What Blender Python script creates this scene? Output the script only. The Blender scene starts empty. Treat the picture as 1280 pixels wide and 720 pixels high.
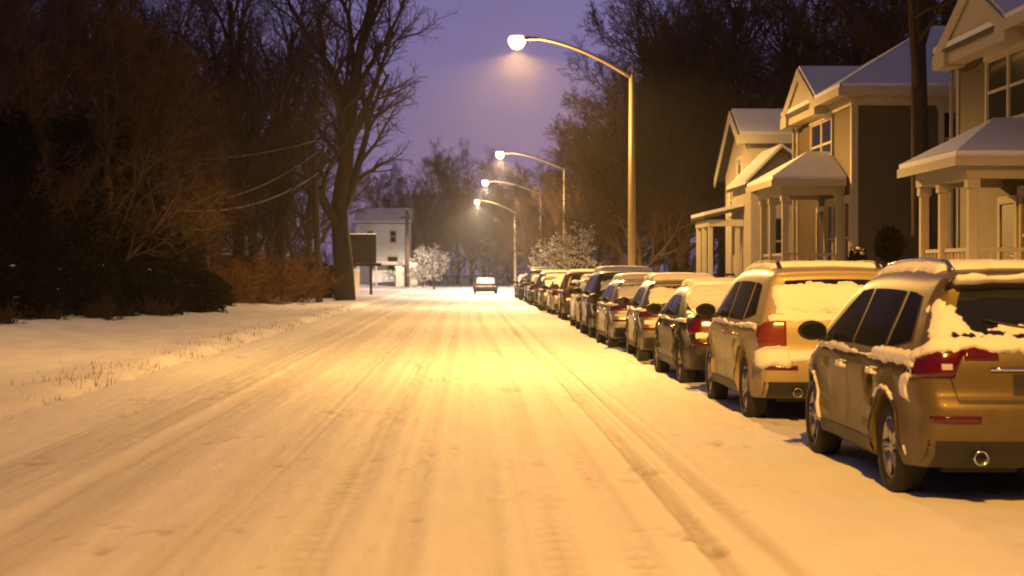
import bpy, math, random
import numpy as np
from mathutils import Vector, Matrix, noise as mnoise

scene = bpy.context.scene
COL = scene.collection
F, VX, VY, CH = 2100.0, 585.0, 342.0, 1.6      # lens in photo pixels, vanishing point, eye height
def PX(px, Y): return (px - VX) / F * Y
def PZ(py, Y): return CH + (VY - py) / F * Y
def n3(x, y, z=0.0): return mnoise.noise(Vector((x, y, z)))
def sstep(a, b, t):
    if a == b: return 1.0 if t > a else 0.0
    t = min(1.0, max(0.0, (t - a) / (b - a))); return t * t * (3 - 2 * t)

# ------------------------------------------------------------------ materials
def new_mat(name):
    m = bpy.data.materials.new(name); m.use_nodes = True
    nt = m.node_tree; b = nt.nodes['Principled BSDF']
    return m, nt, b
def mat(name, col, rough=0.6, metal=0.0, vary=0.15, scale=6.0, bump=0.0, bscale=30.0, coat=0.0, spec=None, stretch=None):
    m, nt, b = new_mat(name)
    b.inputs['Roughness'].default_value = rough
    b.inputs['Metallic'].default_value = metal
    b.inputs['Coat Weight'].default_value = coat
    if spec is not None: b.inputs['Specular IOR Level'].default_value = spec
    tc = nt.nodes.new('ShaderNodeTexCoord')
    src = tc.outputs['Object']
    if stretch:
        mp = nt.nodes.new('ShaderNodeMapping'); mp.inputs['Scale'].default_value = stretch
        nt.links.new(src, mp.inputs['Vector']); src = mp.outputs['Vector']
    nz = nt.nodes.new('ShaderNodeTexNoise'); nz.inputs['Scale'].default_value = scale; nz.inputs['Detail'].default_value = 5
    nt.links.new(src, nz.inputs['Vector'])
    mx = nt.nodes.new('ShaderNodeMix'); mx.data_type = 'RGBA'
    mx.inputs[6].default_value = (*[c * (1 - vary) for c in col], 1)
    mx.inputs[7].default_value = (*[min(1, c * (1 + vary)) for c in col], 1)
    nt.links.new(nz.outputs['Fac'], mx.inputs[0]); nt.links.new(mx.outputs[2], b.inputs['Base Color'])
    if bump:
        n2 = nt.nodes.new('ShaderNodeTexNoise'); n2.inputs['Scale'].default_value = bscale; n2.inputs['Detail'].default_value = 4
        nt.links.new(src, n2.inputs['Vector'])
        bp = nt.nodes.new('ShaderNodeBump'); bp.inputs['Strength'].default_value = bump; bp.inputs['Distance'].default_value = 0.02
        nt.links.new(n2.outputs['Fac'], bp.inputs['Height']); nt.links.new(bp.outputs['Normal'], b.inputs['Normal'])
    return m
def siding_mat(name, col, pitch=0.13):
    m, nt, b = new_mat(name); b.inputs['Specular IOR Level'].default_value = .08
    b.inputs['Roughness'].default_value = 0.7
    tc = nt.nodes.new('ShaderNodeTexCoord'); sp = nt.nodes.new('ShaderNodeSeparateXYZ')
    nt.links.new(tc.outputs['Object'], sp.inputs[0])
    d = nt.nodes.new('ShaderNodeMath'); d.operation = 'DIVIDE'; d.inputs[1].default_value = pitch
    nt.links.new(sp.outputs['Z'], d.inputs[0])
    fr = nt.nodes.new('ShaderNodeMath'); fr.operation = 'FRACT'; nt.links.new(d.outputs[0], fr.inputs[0])
    bp = nt.nodes.new('ShaderNodeBump'); bp.inputs['Strength'].default_value = 0.9; bp.inputs['Distance'].default_value = -0.03
    nt.links.new(fr.outputs[0], bp.inputs['Height']); nt.links.new(bp.outputs['Normal'], b.inputs['Normal'])
    nz = nt.nodes.new('ShaderNodeTexNoise'); nz.inputs['Scale'].default_value = 2.5; nz.inputs['Detail'].default_value = 6
    nt.links.new(tc.outputs['Object'], nz.inputs['Vector'])
    mx = nt.nodes.new('ShaderNodeMix'); mx.data_type = 'RGBA'
    mx.inputs[6].default_value = (*[c * 0.8 for c in col], 1); mx.inputs[7].default_value = (*[c * 1.15 for c in col], 1)
    nt.links.new(nz.outputs['Fac'], mx.inputs[0]); nt.links.new(mx.outputs[2], b.inputs['Base Color'])
    return m
def snow_mat(name, rough=0.62, road=False):
    m, nt, b = new_mat(name)
    b.inputs['Roughness'].default_value = rough
    b.inputs['Specular IOR Level'].default_value = 0.12
    tc = nt.nodes.new('ShaderNodeTexCoord')
    n1 = nt.nodes.new('ShaderNodeTexNoise'); n1.inputs['Scale'].default_value = 1.3; n1.inputs['Detail'].default_value = 8
    nt.links.new(tc.outputs['Object'], n1.inputs['Vector'])
    mx = nt.nodes.new('ShaderNodeMix'); mx.data_type = 'RGBA'
    mx.inputs[6].default_value = (.76, .77, .79, 1); mx.inputs[7].default_value = (.87, .88, .90, 1)
    nt.links.new(n1.outputs['Fac'], mx.inputs[0])
    out = mx.outputs[2]
    if road:
        at = nt.nodes.new('ShaderNodeAttribute'); at.attribute_name = 'dirt'
        mp = nt.nodes.new('ShaderNodeMapping'); mp.inputs['Scale'].default_value = (9, .35, 1)
        nt.links.new(tc.outputs['Object'], mp.inputs['Vector'])
        n4 = nt.nodes.new('ShaderNodeTexNoise'); n4.inputs['Scale'].default_value = 1.0; n4.inputs['Detail'].default_value = 7; n4.inputs['Roughness'].default_value = .65
        nt.links.new(mp.outputs['Vector'], n4.inputs['Vector'])
        ml = nt.nodes.new('ShaderNodeMath'); ml.operation = 'MULTIPLY'; ml.use_clamp = True
        nt.links.new(at.outputs['Fac'], ml.inputs[0]); nt.links.new(n4.outputs['Fac'], ml.inputs[1])
        m2 = nt.nodes.new('ShaderNodeMix'); m2.data_type = 'RGBA'; m2.inputs[7].default_value = (.30, .25, .19, 1)
        nt.links.new(ml.outputs[0], m2.inputs[0]); nt.links.new(out, m2.inputs[6]); out = m2.outputs[2]
    nt.links.new(out, b.inputs['Base Color'])
    n2 = nt.nodes.new('ShaderNodeTexNoise'); n2.inputs['Scale'].default_value = 14 if not road else 18; n2.inputs['Detail'].default_value = 6
    nt.links.new(tc.outputs['Object'], n2.inputs['Vector'])
    bp = nt.nodes.new('ShaderNodeBump'); bp.inputs['Strength'].default_value = .35; bp.inputs['Distance'].default_value = .03
    nt.links.new(n2.outputs['Fac'], bp.inputs['Height']); nt.links.new(bp.outputs['Normal'], b.inputs['Normal'])
    return m
def glow_mat(name, col, strength):
    m, nt, b = new_mat(name)
    b.inputs['Emission Color'].default_value = (*col, 1); b.inputs['Emission Strength'].default_value = strength
    b.inputs['Base Color'].default_value = (.8, .7, .5, 1)
    return m

M = {}
M['snow'] = snow_mat('snow'); M['road_snow'] = snow_mat('packed_snow', .75, True)
M['bark'] = mat('bark', (.07, .050, .036), .95, spec=.1, vary=.4, scale=5, bump=.8, bscale=20, stretch=(3, 3, .5))
M['twig'] = mat('twig', (.085, .054, .036), .95, spec=.1, vary=.3, scale=1.5)
M['russet'] = mat('russet_twig', (.13, .068, .030), .95, spec=.1, vary=.4, scale=3)
M['needles'] = mat('dark_needles', (.012, .010, .006), .95, spec=.05, vary=.5, scale=2.5)
M['leaf'] = mat('evergreen_leaf', (.011, .010, .006), .9, spec=.08, vary=.5, scale=3)
M['grass'] = mat('dry_grass', (.17, .12, .06), .9, vary=.4, scale=3)
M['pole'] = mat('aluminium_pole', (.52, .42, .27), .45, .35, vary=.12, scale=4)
M['housing'] = mat('lamp_housing', (.28, .28, .27), .5, .4)
M['wood_pole'] = mat('weathered_wood', (.09, .062, .042), .9, vary=.35, scale=4, bump=.6, bscale=25, stretch=(4, 4, .3))
M['wire'] = mat('cable', (.34, .25, .16), .6)
M['lens'] = glow_mat('lit_lens', (1, .66, .17), 9)
M['lens_far'] = glow_mat('lit_lens_pale', (1, .74, .36), 4.5)
M['tyre'] = mat('tyre', (.018, .018, .018), .85, vary=.3, scale=20)
M['rim'] = mat('rim_alloy', (.42, .41, .40), .35, .85)
M['plastic'] = mat('black_plastic', (.022, .022, .024), .55, vary=.2, scale=12)
M['glass'] = mat('tinted_glass', (.012, .013, .016), .08, vary=.1, spec=.6)
M['tail'] = mat('tail_lens_red', (.085, .002, .004), .12, vary=.25, scale=25, coat=.6)
M['tail_amber'] = mat('tail_lens_orange', (.17, .034, .010), .2, vary=.2, scale=25, coat=.5)
M['clear_lens'] = mat('clear_lens', (.55, .55, .52), .1, vary=.15, scale=40, coat=.6)
M['chrome'] = mat('chrome', (.7, .7, .7), .12, 1.0, vary=.03)
M['plate'] = mat('plate', (.5, .5, .48), .5)
M['trim'] = mat('cream_trim', (.50, .44, .33), .7, spec=.1, vary=.1, scale=3, bump=.15)
M['white_trim'] = mat('white_trim', (.58, .55, .48), .7, spec=.1, vary=.08, scale=3, bump=.15)
M['shingle'] = mat('roof_shingle', (.07, .062, .06), .9, vary=.4, scale=9, bump=.6, bscale=14)
M['olive'] = siding_mat('olive_siding', (.135, .104, .062)); M['cream'] = siding_mat('cream_siding', (.56, .51, .42))
M['brown'] = siding_mat('brown_siding', (.15, .11, .08)); M['pale'] = siding_mat('pale_siding', (.72, .72, .74), .2)
M['floor'] = mat('porch_boards', (.2, .17, .13), .8, vary=.3, stretch=(1, 12, 1))
M['stone'] = mat('foundation', (.22, .2, .18), .9, vary=.3, scale=8, bump=.5)
M['pane'] = mat('window_glass', (.014, .014, .018), .06, vary=.1, spec=.6)
M['curtain'] = mat('drawn_blind', (.20, .17, .14), .8)
M['door'] = mat('painted_door', (.04, .024, .018), .5)
M['cabinet'] = mat('cabinet_paint', (.62, .55, .40), .6)
M['board'] = mat('dark_board', (.016, .012, .010), .95, spec=.03, vary=.35, scale=5)
def paint(name, col, metal=.55, rough=.34, coat=.35):
    m = mat(name, col, rough, metal, vary=.09, scale=3, coat=coat, spec=.35)
    nt = m.node_tree; b = nt.nodes['Principled BSDF']; N = nt.nodes.new
    tc = N('ShaderNodeTexCoord'); sp = N('ShaderNodeSeparateXYZ'); nt.links.new(tc.outputs['Object'], sp.inputs[0])   # road salt, thickest low on the body
    hr = N('ShaderNodeMapRange'); hr.inputs[1].default_value = .95; hr.inputs[2].default_value = .28; nt.links.new(sp.outputs['Z'], hr.inputs[0])
    nz = N('ShaderNodeTexNoise'); nz.inputs['Scale'].default_value = 9; nz.inputs['Detail'].default_value = 8; nz.inputs['Roughness'].default_value = .7; nt.links.new(tc.outputs['Object'], nz.inputs['Vector'])
    ad = N('ShaderNodeMath'); ad.operation = 'MULTIPLY_ADD'; ad.inputs[1].default_value = .55; ad.inputs[2].default_value = -.70; nt.links.new(hr.outputs[0], ad.inputs[0])
    a2 = N('ShaderNodeMath'); a2.operation = 'ADD'; a2.use_clamp = True; nt.links.new(ad.outputs[0], a2.inputs[0]); nt.links.new(nz.outputs['Fac'], a2.inputs[1])
    mx = N('ShaderNodeMix'); mx.data_type = 'RGBA'; mx.inputs[7].default_value = (.17, .15, .125, 1)
    old = b.inputs['Base Color'].links[0].from_socket; nt.links.new(old, mx.inputs[6]); nt.links.new(a2.outputs[0], mx.inputs[0]); nt.links.new(mx.outputs[2], b.inputs['Base Color'])
    mr_ = N('ShaderNodeMapRange'); mr_.inputs[3].default_value = rough; mr_.inputs[4].default_value = .85; nt.links.new(a2.outputs[0], mr_.inputs[0]); nt.links.new(mr_.outputs[0], b.inputs['Roughness'])
    mm_ = N('ShaderNodeMapRange'); mm_.inputs[3].default_value = metal; mm_.inputs[4].default_value = 0; nt.links.new(a2.outputs[0], mm_.inputs[0]); nt.links.new(mm_.outputs[0], b.inputs['Metallic'])
    mc = N('ShaderNodeMapRange'); mc.inputs[3].default_value = coat; mc.inputs[4].default_value = 0; nt.links.new(a2.outputs[0], mc.inputs[0]); nt.links.new(mc.outputs[0], b.inputs['Coat Weight'])
    return m
M['p_gold'] = paint('paint_champagne', (.135, .102, .045), .3, .45, .15); M['p_cream'] = paint('paint_cream', (.36, .30, .19), .1, .45, .15)
M['p_black'] = paint('paint_black', (.010, .010, .011), .0, .42, .12); M['p_grey'] = paint('paint_grey', (.16, .155, .15), .5)
M['p_silver'] = paint('paint_silver', (.42, .41, .40), .7); M['p_red'] = paint('paint_dark_red', (.055, .022, .018), .2)
M['p_white'] = paint('paint_white', (.66, .65, .62), .0, .4); M['p_blue'] = paint('paint_dark_blue', (.020, .022, .028), .2)

# ------------------------------------------------------------------ mesh helper
class MB:
    def __init__(s): s.v = []; s.f = []
    def add(s, vs, fs):
        o = len(s.v); s.v.extend([tuple(p) for p in vs]); s.f.extend([tuple(i + o for i in f) for f in fs]); return s
    def box(s, x0, x1, y0, y1, z0, z1, bev=0.0):
        b = min(bev, (x1 - x0) * .45, (y1 - y0) * .45, (z1 - z0) * .45)
        if b <= 0:
            return s.add([(x0, y0, z0), (x1, y0, z0), (x1, y1, z0), (x0, y1, z0), (x0, y0, z1), (x1, y0, z1), (x1, y1, z1), (x0, y1, z1)],
                         [(3, 2, 1, 0), (4, 5, 6, 7), (0, 1, 5, 4), (1, 2, 6, 5), (2, 3, 7, 6), (3, 0, 4, 7)])
        import itertools
        vs = []; idx = {}
        for sx, sy, sz in itertools.product((0, 1), repeat=3):
            X, Y, Z = (x0, x1)[sx], (y0, y1)[sy], (z0, z1)[sz]
            ix, iy, iz = (1 - 2 * sx) * b, (1 - 2 * sy) * b, (1 - 2 * sz) * b
            for ax, p in (('x', (X, Y + iy, Z + iz)), ('y', (X + ix, Y, Z + iz)), ('z', (X + ix, Y + iy, Z))):
                idx[(sx, sy, sz, ax)] = len(vs); vs.append(p)
        g = lambda a, b_, c, ax: idx[(a, b_, c, ax)]
        fs = []
        for q in (0, 1):
            fs += [(g(q, 0, 0, 'x'), g(q, 1, 0, 'x'), g(q, 1, 1, 'x'), g(q, 0, 1, 'x')),
                   (g(0, q, 0, 'y'), g(1, q, 0, 'y'), g(1, q, 1, 'y'), g(0, q, 1, 'y')),
                   (g(0, 0, q, 'z'), g(1, 0, q, 'z'), g(1, 1, q, 'z'), g(0, 1, q, 'z'))]
            for r in (0, 1):
                fs += [(g(q, r, 0, 'x'), g(q, r, 1, 'x'), g(q, r, 1, 'y'), g(q, r, 0, 'y')),
                       (g(q, 0, r, 'x'), g(q, 1, r, 'x'), g(q, 1, r, 'z'), g(q, 0, r, 'z')),
                       (g(0, q, r, 'y'), g(1, q, r, 'y'), g(1, q, r, 'z'), g(0, q, r, 'z'))]
        for sx, sy, sz in itertools.product((0, 1), repeat=3):
            fs.append((g(sx, sy, sz, 'x'), g(sx, sy, sz, 'y'), g(sx, sy, sz, 'z')))
        return s.add(vs, fs)
    def tube(s, pts, rad, n=6, cap=True):
        pts = [Vector(p) for p in pts]
        if not hasattr(rad, '__len__'): rad = [rad] * len(pts)
        o = len(s.v); k = len(pts)
        d = (pts[1] - pts[0]).normalized()
        a = d.orthogonal().normalized()
        for i, p in enumerate(pts):
            d = (pts[min(i + 1, k - 1)] - pts[max(i - 1, 0)])
            d = d.normalized() if d.length > 1e-9 else Vector((0, 0, 1))
            a = (a - d * a.dot(d)); a = a.normalized() if a.length > 1e-6 else d.orthogonal().normalized()
            b = d.cross(a)
            for j in range(n):
                t = 2 * math.pi * j / n
                q = p + (a * math.cos(t) + b * math.sin(t)) * rad[i]; s.v.append((q.x, q.y, q.z))
        for i in range(k - 1):
            for j in range(n):
                s.f.append((o + i * n + j, o + i * n + (j + 1) % n, o + (i + 1) * n + (j + 1) % n, o + (i + 1) * n + j))
        if cap:
            s.f.append(tuple(o + j for j in range(n))[::-1]); s.f.append(tuple(o + (k - 1) * n + j for j in range(n)))
        return s
    def lathe(s, prof, axis='z', c=(0, 0, 0), n=24):
        o = len(s.v)
        for (r, h) in prof:
            for j in range(n):
                t = 2 * math.pi * j / n; u, w = r * math.cos(t), r * math.sin(t)
                p = {'z': (u, w, h), 'x': (h, u, w), 'y': (u, h, w)}[axis]
                s.v.append((p[0] + c[0], p[1] + c[1], p[2] + c[2]))
        for i in range(len(prof) - 1):
            for j in range(n):
                s.f.append((o + i * n + j, o + i * n + (j + 1) % n, o + (i + 1) * n + (j + 1) % n, o + (i + 1) * n + j))
        return s
    def prism(s, poly, axis, a0, a1):
        def P(u, w, a): return {'x': (a, u, w), 'y': (u, a, w), 'z': (u, w, a)}[axis]
        k = len(poly); vs = [P(u, w, a0) for u, w in poly] + [P(u, w, a1) for u, w in poly]
        fs = [tuple(range(k))[::-1], tuple(range(k, 2 * k))] + [(i, (i + 1) % k, k + (i + 1) % k, k + i) for i in range(k)]
        return s.add(vs, fs)
    def grid(s, rows):
        nr, nc = len(rows), len(rows[0])
        return s.add([p for r in rows for p in r], [(i * nc + j, i * nc + j + 1, (i + 1) * nc + j + 1, (i + 1) * nc + j) for i in range(nr - 1) for j in range(nc - 1)])
    def slab(s, corners, t):
        """sloped plate: corners CCW seen from above, thickness t downward along z"""
        k = len(corners); lo = [(p[0], p[1], p[2] - t) for p in corners]
        return s.add(list(corners) + lo, [tuple(range(k)), tuple(range(k, 2 * k))[::-1]] + [(i, k + i, k + (i + 1) % k, (i + 1) % k) for i in range(k)])
    def build(s, name, m, parent=None, smooth=False, recalc=True):
        me = bpy.data.meshes.new(name)
        me.from_pydata(s.v, [], s.f)
        if recalc:
            import bmesh
            bm = bmesh.new(); bm.from_mesh(me); bmesh.ops.recalc_face_normals(bm, faces=bm.faces[:]); bm.to_mesh(me); bm.free()
        if smooth: me.shade_smooth() if hasattr(me, 'shade_smooth') else [setattr(p, 'use_smooth', True) for p in me.polygons]
        me.materials.append(m); me.update()
        o = bpy.data.objects.new(name, me); COL.objects.link(o)
        if parent: o.parent = parent
        return o
def thing(name, label, cat, loc=(0, 0, 0), rz=0.0, group=None):
    o = bpy.data.objects.new(name, None); COL.objects.link(o)
    o.empty_display_size = .3; o.location = loc; o.rotation_euler = (0, 0, rz)
    tag(o, label, cat, group); return o
def tag(o, label, cat, group=None):
    o['label'] = label; o['category'] = cat
    if group: o['group'] = group
    return o
def struct(o, kind='structure'): o['kind'] = kind; return o
def copy_tree(o, parent=None):
    c = o.copy(); COL.objects.link(c)
    if parent: c.parent = parent
    for ch in list(o.children): copy_tree(ch, c)
    return c

# ------------------------------------------------------------------ camera
cam = bpy.data.cameras.new('camera'); co = bpy.data.objects.new('camera', cam); COL.objects.link(co)
cam.sensor_width = 36; cam.lens = F / 1280 * 36; cam.clip_end = 3000; cam.clip_start = .1
co.location = (0, 0, CH)
yaw = math.atan((640 - VX) / F); pitch = math.atan((360 - VY) / F)
co.rotation_euler = (math.pi / 2 - pitch, 0, -yaw)
cam.dof.use_dof = True; cam.dof.focus_distance = 22; cam.dof.aperture_fstop = 2.7
scene.camera = co

# ------------------------------------------------------------------ sky and sun
world = bpy.data.worlds.new('World'); scene.world = world; world.use_nodes = True
nt = world.node_tree; bg = nt.nodes['Background']
sky = nt.nodes.new('ShaderNodeTexSky'); sky.sky_type = 'NISHITA'; sky.sun_disc = False
sky.sun_elevation = math.radians(1.5); sky.sun_rotation = math.radians(200)
tc = nt.nodes.new('ShaderNodeTexCoord'); sp = nt.nodes.new('ShaderNodeSeparateXYZ'); nt.links.new(tc.outputs['Generated'], sp.inputs[0])
ramp = nt.nodes.new('ShaderNodeValToRGB'); cr = ramp.color_ramp
cr.elements[0].position = 0.0; cr.elements[0].color = (.15, .105, .205, 1)
cr.elements[1].position = .55; cr.elements[1].color = (.36, .285, .47, 1)
e = cr.elements.new(.12); e.color = (.138, .108, .235, 1); e = cr.elements.new(.27); e.color = (.12, .10, .25, 1)
nt.links.new(sp.outputs['Z'], ramp.inputs[0])
dt = nt.nodes.new('ShaderNodeVectorMath'); dt.operation = 'DOT_PRODUCT'; dt.inputs[1].default_value = Vector((.055, 1, .12)).normalized()
nt.links.new(tc.outputs['Generated'], dt.inputs[0])
mr = nt.nodes.new('ShaderNodeMapRange'); mr.interpolation_type = 'SMOOTHSTEP'
mr.inputs[1].default_value = .945; mr.inputs[2].default_value = 1.0; mr.inputs[3].default_value = .24; mr.inputs[4].default_value = 1.65
nt.links.new(dt.outputs['Value'], mr.inputs[0])
cn = nt.nodes.new('ShaderNodeTexNoise'); cn.inputs['Scale'].default_value = 5; cn.inputs['Detail'].default_value = 5
cm = nt.nodes.new('ShaderNodeMapping'); cm.inputs['Scale'].default_value = (1, 1, 3)
nt.links.new(tc.outputs['Generated'], cm.inputs[0]); nt.links.new(cm.outputs[0], cn.inputs['Vector'])
cmr = nt.nodes.new('ShaderNodeMapRange'); cmr.inputs[1].default_value = .3; cmr.inputs[2].default_value = .7; cmr.inputs[3].default_value = .88; cmr.inputs[4].default_value = 1.1
nt.links.new(cn.outputs['Fac'], cmr.inputs[0])
m1 = nt.nodes.new('ShaderNodeMath'); m1.operation = 'MULTIPLY'; nt.links.new(mr.outputs[0], m1.inputs[0]); nt.links.new(cmr.outputs[0], m1.inputs[1])
vs_ = nt.nodes.new('ShaderNodeVectorMath'); vs_.operation = 'SCALE'; nt.links.new(ramp.outputs[0], vs_.inputs[0]); nt.links.new(m1.outputs[0], vs_.inputs['Scale'])
vsc = nt.nodes.new('ShaderNodeVectorMath'); vsc.operation = 'SCALE'; vsc.inputs['Scale'].default_value = 16.0   # clouds lit by the town, brought to the Sky Texture's scale
nt.links.new(vs_.outputs[0], vsc.inputs[0])
mxs = nt.nodes.new('ShaderNodeMix'); mxs.data_type = 'RGBA'; mxs.inputs[0].default_value = .92
nt.links.new(sky.outputs[0], mxs.inputs[6]); nt.links.new(vsc.outputs[0], mxs.inputs[7])
nt.links.new(mxs.outputs[2], bg.inputs['Color']); bg.inputs['Strength'].default_value = 0.06
SUN = bpy.data.lights.new('sun', 'SUN'); SUN.energy = .012; SUN.angle = math.radians(20); SUN.color = (.75, .7, 1)
so = bpy.data.objects.new('sun', SUN); COL.objects.link(so); so.rotation_euler = (math.radians(60), 0, math.radians(200)); so.location = (0, -20, 40)

# ------------------------------------------------------------------ ground
TR = [(1.30, .075, .024, 1.0), (1.64, .075, .020, .9), (.95, .09, .006, .3), (.45, .12, .012, .5), (-.05, .12, .007, .3), (-.42, .10, .009, .4),
      (-.95, .16, .010, .5), (-1.75, .24, .010, .45), (-2.75, .28, .014, .7), (-3.35, .16, .010, .6), (-3.8, .24, .010, .6)]
GR = []
_r = random.Random(77)
for c, w, dep, dirt in TR:
    for k in range(3 if c > .3 else 1): GR.append((c + _r.uniform(-1, 1) * w * 1.1, _r.uniform(.022, .04), _r.uniform(.35, .9) * dep * .7, _r.uniform(.2, .7)))
for k in range(9): GR.append((_r.uniform(-4.2, 2.4), _r.uniform(.02, .045), _r.uniform(.002, .007), _r.uniform(.1, .45)))
def road_h(x, y):
    h = 0.0; d = 0.0
    wob = .10 * math.sin(y * .045 + .6)
    for i, (c, w, dep, dirt) in enumerate(TR):
        xc = c + wob * (1 + .4 * math.sin(i * 2.1)) + .04 * math.sin(y * .11 + i * 1.7)
        t = (x - xc) / w
        if abs(t) < 3:
            a = .65 + .55 * n3(i * 3.7, y * .12)
            g = math.exp(-t * t * t * t); h -= .8 * dep * g * a; d += 1.0 * dirt * g * a
            rg = math.exp(-((abs(t) - 1.35) / .35) ** 2); h += dep * .45 * rg * (1 + .9 * n3(x * 9, y * 5))
            if g > .3:
                if c > .3 or i % 3 == 0:
                    tr = max(0, math.sin(y * 22 + abs(t) * 2.2)) * sstep(-.15, .25, n3(i * 2.2, y * .35))
                    h -= .006 * g * tr; d += .45 * g * tr
                h += .007 * g * n3(x * 16, y * 7, 7)
    for i, (c, w, dep, dirt) in enumerate(GR):
        xc = c + wob * (1 + .4 * math.sin(i * 1.3)) + .05 * math.sin(y * .09 + i * 1.1)
        t = (x - xc) / w
        if abs(t) < 3:
            a = max(0, .5 + 1.1 * n3(i * 2.3 + 40, y * .09)); g = math.exp(-t * t); h -= dep * g * a; d += .5 * dirt * g * a
            rg = math.exp(-((abs(t) - 1.6) / .5) ** 2); h += dep * .4 * rg * a
    h += .008 * n3(x * 2.6, y * .35, 3) + .006 * n3(x * 7, y * 1.6, 5) + .004 * n3(x * 18, y * 9, 9)
    f = n3(x * 1.1 + 4, y * .8, 2) + .7 * n3(x * 4.5, y * 5, 8) + .4 * n3(x * 11, y * 11, 3)     # scuffed clods and prints
    if f > .60: h -= (f - .60) * .06; d += (f - .60) * 2.6
    elif f < -.66: h += (-.66 - f) * .07
    h += .05 * sstep(2.5, 3.2, x) * (.6 + .7 * n3(x * 1.5, y * 1.2, 4))
    h += .05 * sstep(-3.9, -4.8, x)
    return h, max(0, min(1.4, d))
def sheet(name, xs, ys, fn, m):
    V = []; D = []
    for y in ys:
        for x in xs:
            h, d = fn(x, y); V.append((x, y, h)); D.append(d)
    nx = len(xs)
    me = bpy.data.meshes.new(name)
    me.from_pydata(V, [], [(j * nx + i, j * nx + i + 1, (j + 1) * nx + i + 1, (j + 1) * nx + i) for j in range(len(ys) - 1) for i in range(nx - 1)])
    at = me.attributes.new('dirt', 'FLOAT', 'POINT'); at.data.foreach_set('value', D)
    me.shade_smooth(); me.materials.append(m)
    o = bpy.data.objects.new(name, me); COL.objects.link(o); return struct(o)
ys = []; y = -14.0
while y < 270: ys.append(y); y += .10 if y < 4 else max(.05, .0045 * y)
xs = [-5.0 + i * .027 for i in range(int(10.6 / .027) + 1)]
ys2 = [v for i, v in enumerate(ys) if i % 2 == 0]
sheet('road', xs, ys2, road_h, M['road_snow'])
def verge_l(x, y):
    t = sstep(-4.5, -5.5, x)
    h = -.07 + t * (.20 + .07 * n3(x * .5, y * .3) + .06 * n3(x * 1.6, y * 1.3, 2)) + .022 * n3(x * 5, y * 5, 4)
    h += .07 * math.exp(-((x + 5.2) / .45) ** 2) * max(0, .6 + n3(x * 2, y * 1.4, 6) + .9 * n3(x * 7, y * 6, 12))
    h += .25 * sstep(-7, -14, x)
    return h, .25 * max(0, n3(x * 3, y * 2.2, 1)) * math.exp(-((x + 5.3) / .8) ** 2)
def verge_r(x, y):
    t = sstep(4.95, 5.5, x)
    return -.07 + t * (.22 + .06 * n3(x * .7, y * .5)) + .012 * n3(x * 4, y * 4, 3) + .2 * sstep(7.5, 10, x), 0
ysv = []; y = -14.0
while y < 270: ysv.append(y); y += .25 if y < 6 else max(.16, .011 * y)
sheet('snowy_verge', [-4.4 - .16 * i * (1 + i * .012) for i in range(90)][::-1], ysv, verge_l, M['road_snow'])
sheet('sidewalk', [4.85 + .14 * i * (1 + i * .02) for i in range(60)], ysv, verge_r, M['road_snow'])
gb = MB(); gb.grid([[(x, y, -.10 + .3 * max(0, min(1, (abs(x) - 30) / 40))) for x in (-1500, -200, -60, -30, 0, 30, 60, 200, 1500)] for y in (-300, -40, 0, 60, 150, 300, 700, 2000)])
struct(gb.build('ground', M['snow']))

# grass stubble poking through the left verge
R = random.Random(5); g = MB()
for _ in range(2600):
    y = 13 + 60 * R.random() ** 1.5; x = -4.75 - abs(R.gauss(0, .62)) - .1
    if n3(x * 1.2, y * .5, 11) < -.1: continue
    z = verge_l(x, y)[0]; hh = R.uniform(.03, .13); a = R.uniform(0, 6.28); w = R.uniform(.003, .007); l = R.uniform(0, .6) * hh
    c, s_ = math.cos(a), math.sin(a)
    g.add([(x - w * s_, y + w * c, z - .02), (x + w * s_, y - w * c, z - .02), (x + l * c, y + l * s_, z + hh)], [(0, 1, 2)])
o = g.build('grass_stubble', M['grass'], recalc=False); struct(o, 'stuff'); tag(o, 'dry grass stubble poking through snow along the left road edge', 'grass')

# ------------------------------------------------------------------ street lamps
def lamp_light(name, loc, power, col):
    L = bpy.data.lights.new(name, 'POINT'); L.energy = power; L.color = col; L.shadow_soft_size = .09
    L.use_nodes = True; t = L.node_tree; em = t.nodes['Emission']
    ge = t.nodes.new('ShaderNodeNewGeometry'); s = t.nodes.new('ShaderNodeSeparateXYZ'); t.links.new(ge.outputs['Incoming'], s.inputs[0])
    def mth(op, a, b):
        n = t.nodes.new('ShaderNodeMath'); n.operation = op
        for k, q in enumerate((a, b)):
            if q is None: continue
            if isinstance(q, (int, float)): n.inputs[k].default_value = q
            else: t.links.new(q, n.inputs[k])
        return n.outputs[0]
    c = mth('MULTIPLY', s.outputs['Z'], -1.0)
    cc = mth('MAXIMUM', c, .30)
    base = mth('DIVIDE', 1.0, mth('POWER', cc, 2.6))
    hz = mth('SQRT', mth('ADD', mth('MULTIPLY', s.outputs['X'], s.outputs['X']), mth('MULTIPLY', s.outputs['Y'], s.outputs['Y'])), None)
    lat = mth('DIVIDE', mth('ABSOLUTE', s.outputs['X'], None), mth('MAXIMUM', hz, .02))
    lf = mth('ADD', mth('POWER', mth('MAXIMUM', mth('SUBTRACT', 1.0, mth('MULTIPLY', lat, hz)), 0.0), 1.5), .022)
    base = mth('MULTIPLY', base, lf)
    r = t.nodes.new('ShaderNodeMapRange'); r.interpolation_type = 'SMOOTHSTEP'
    r.inputs[1].default_value = .12; r.inputs[2].default_value = .35; t.links.new(c, r.inputs[0])
    st = mth('ADD', mth('MULTIPLY', base, r.outputs[0]), .6)
    t.links.new(st, em.inputs['Strength'])
    o = bpy.data.objects.new(name, L); COL.objects.link(o); o.location = loc; return o
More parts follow.
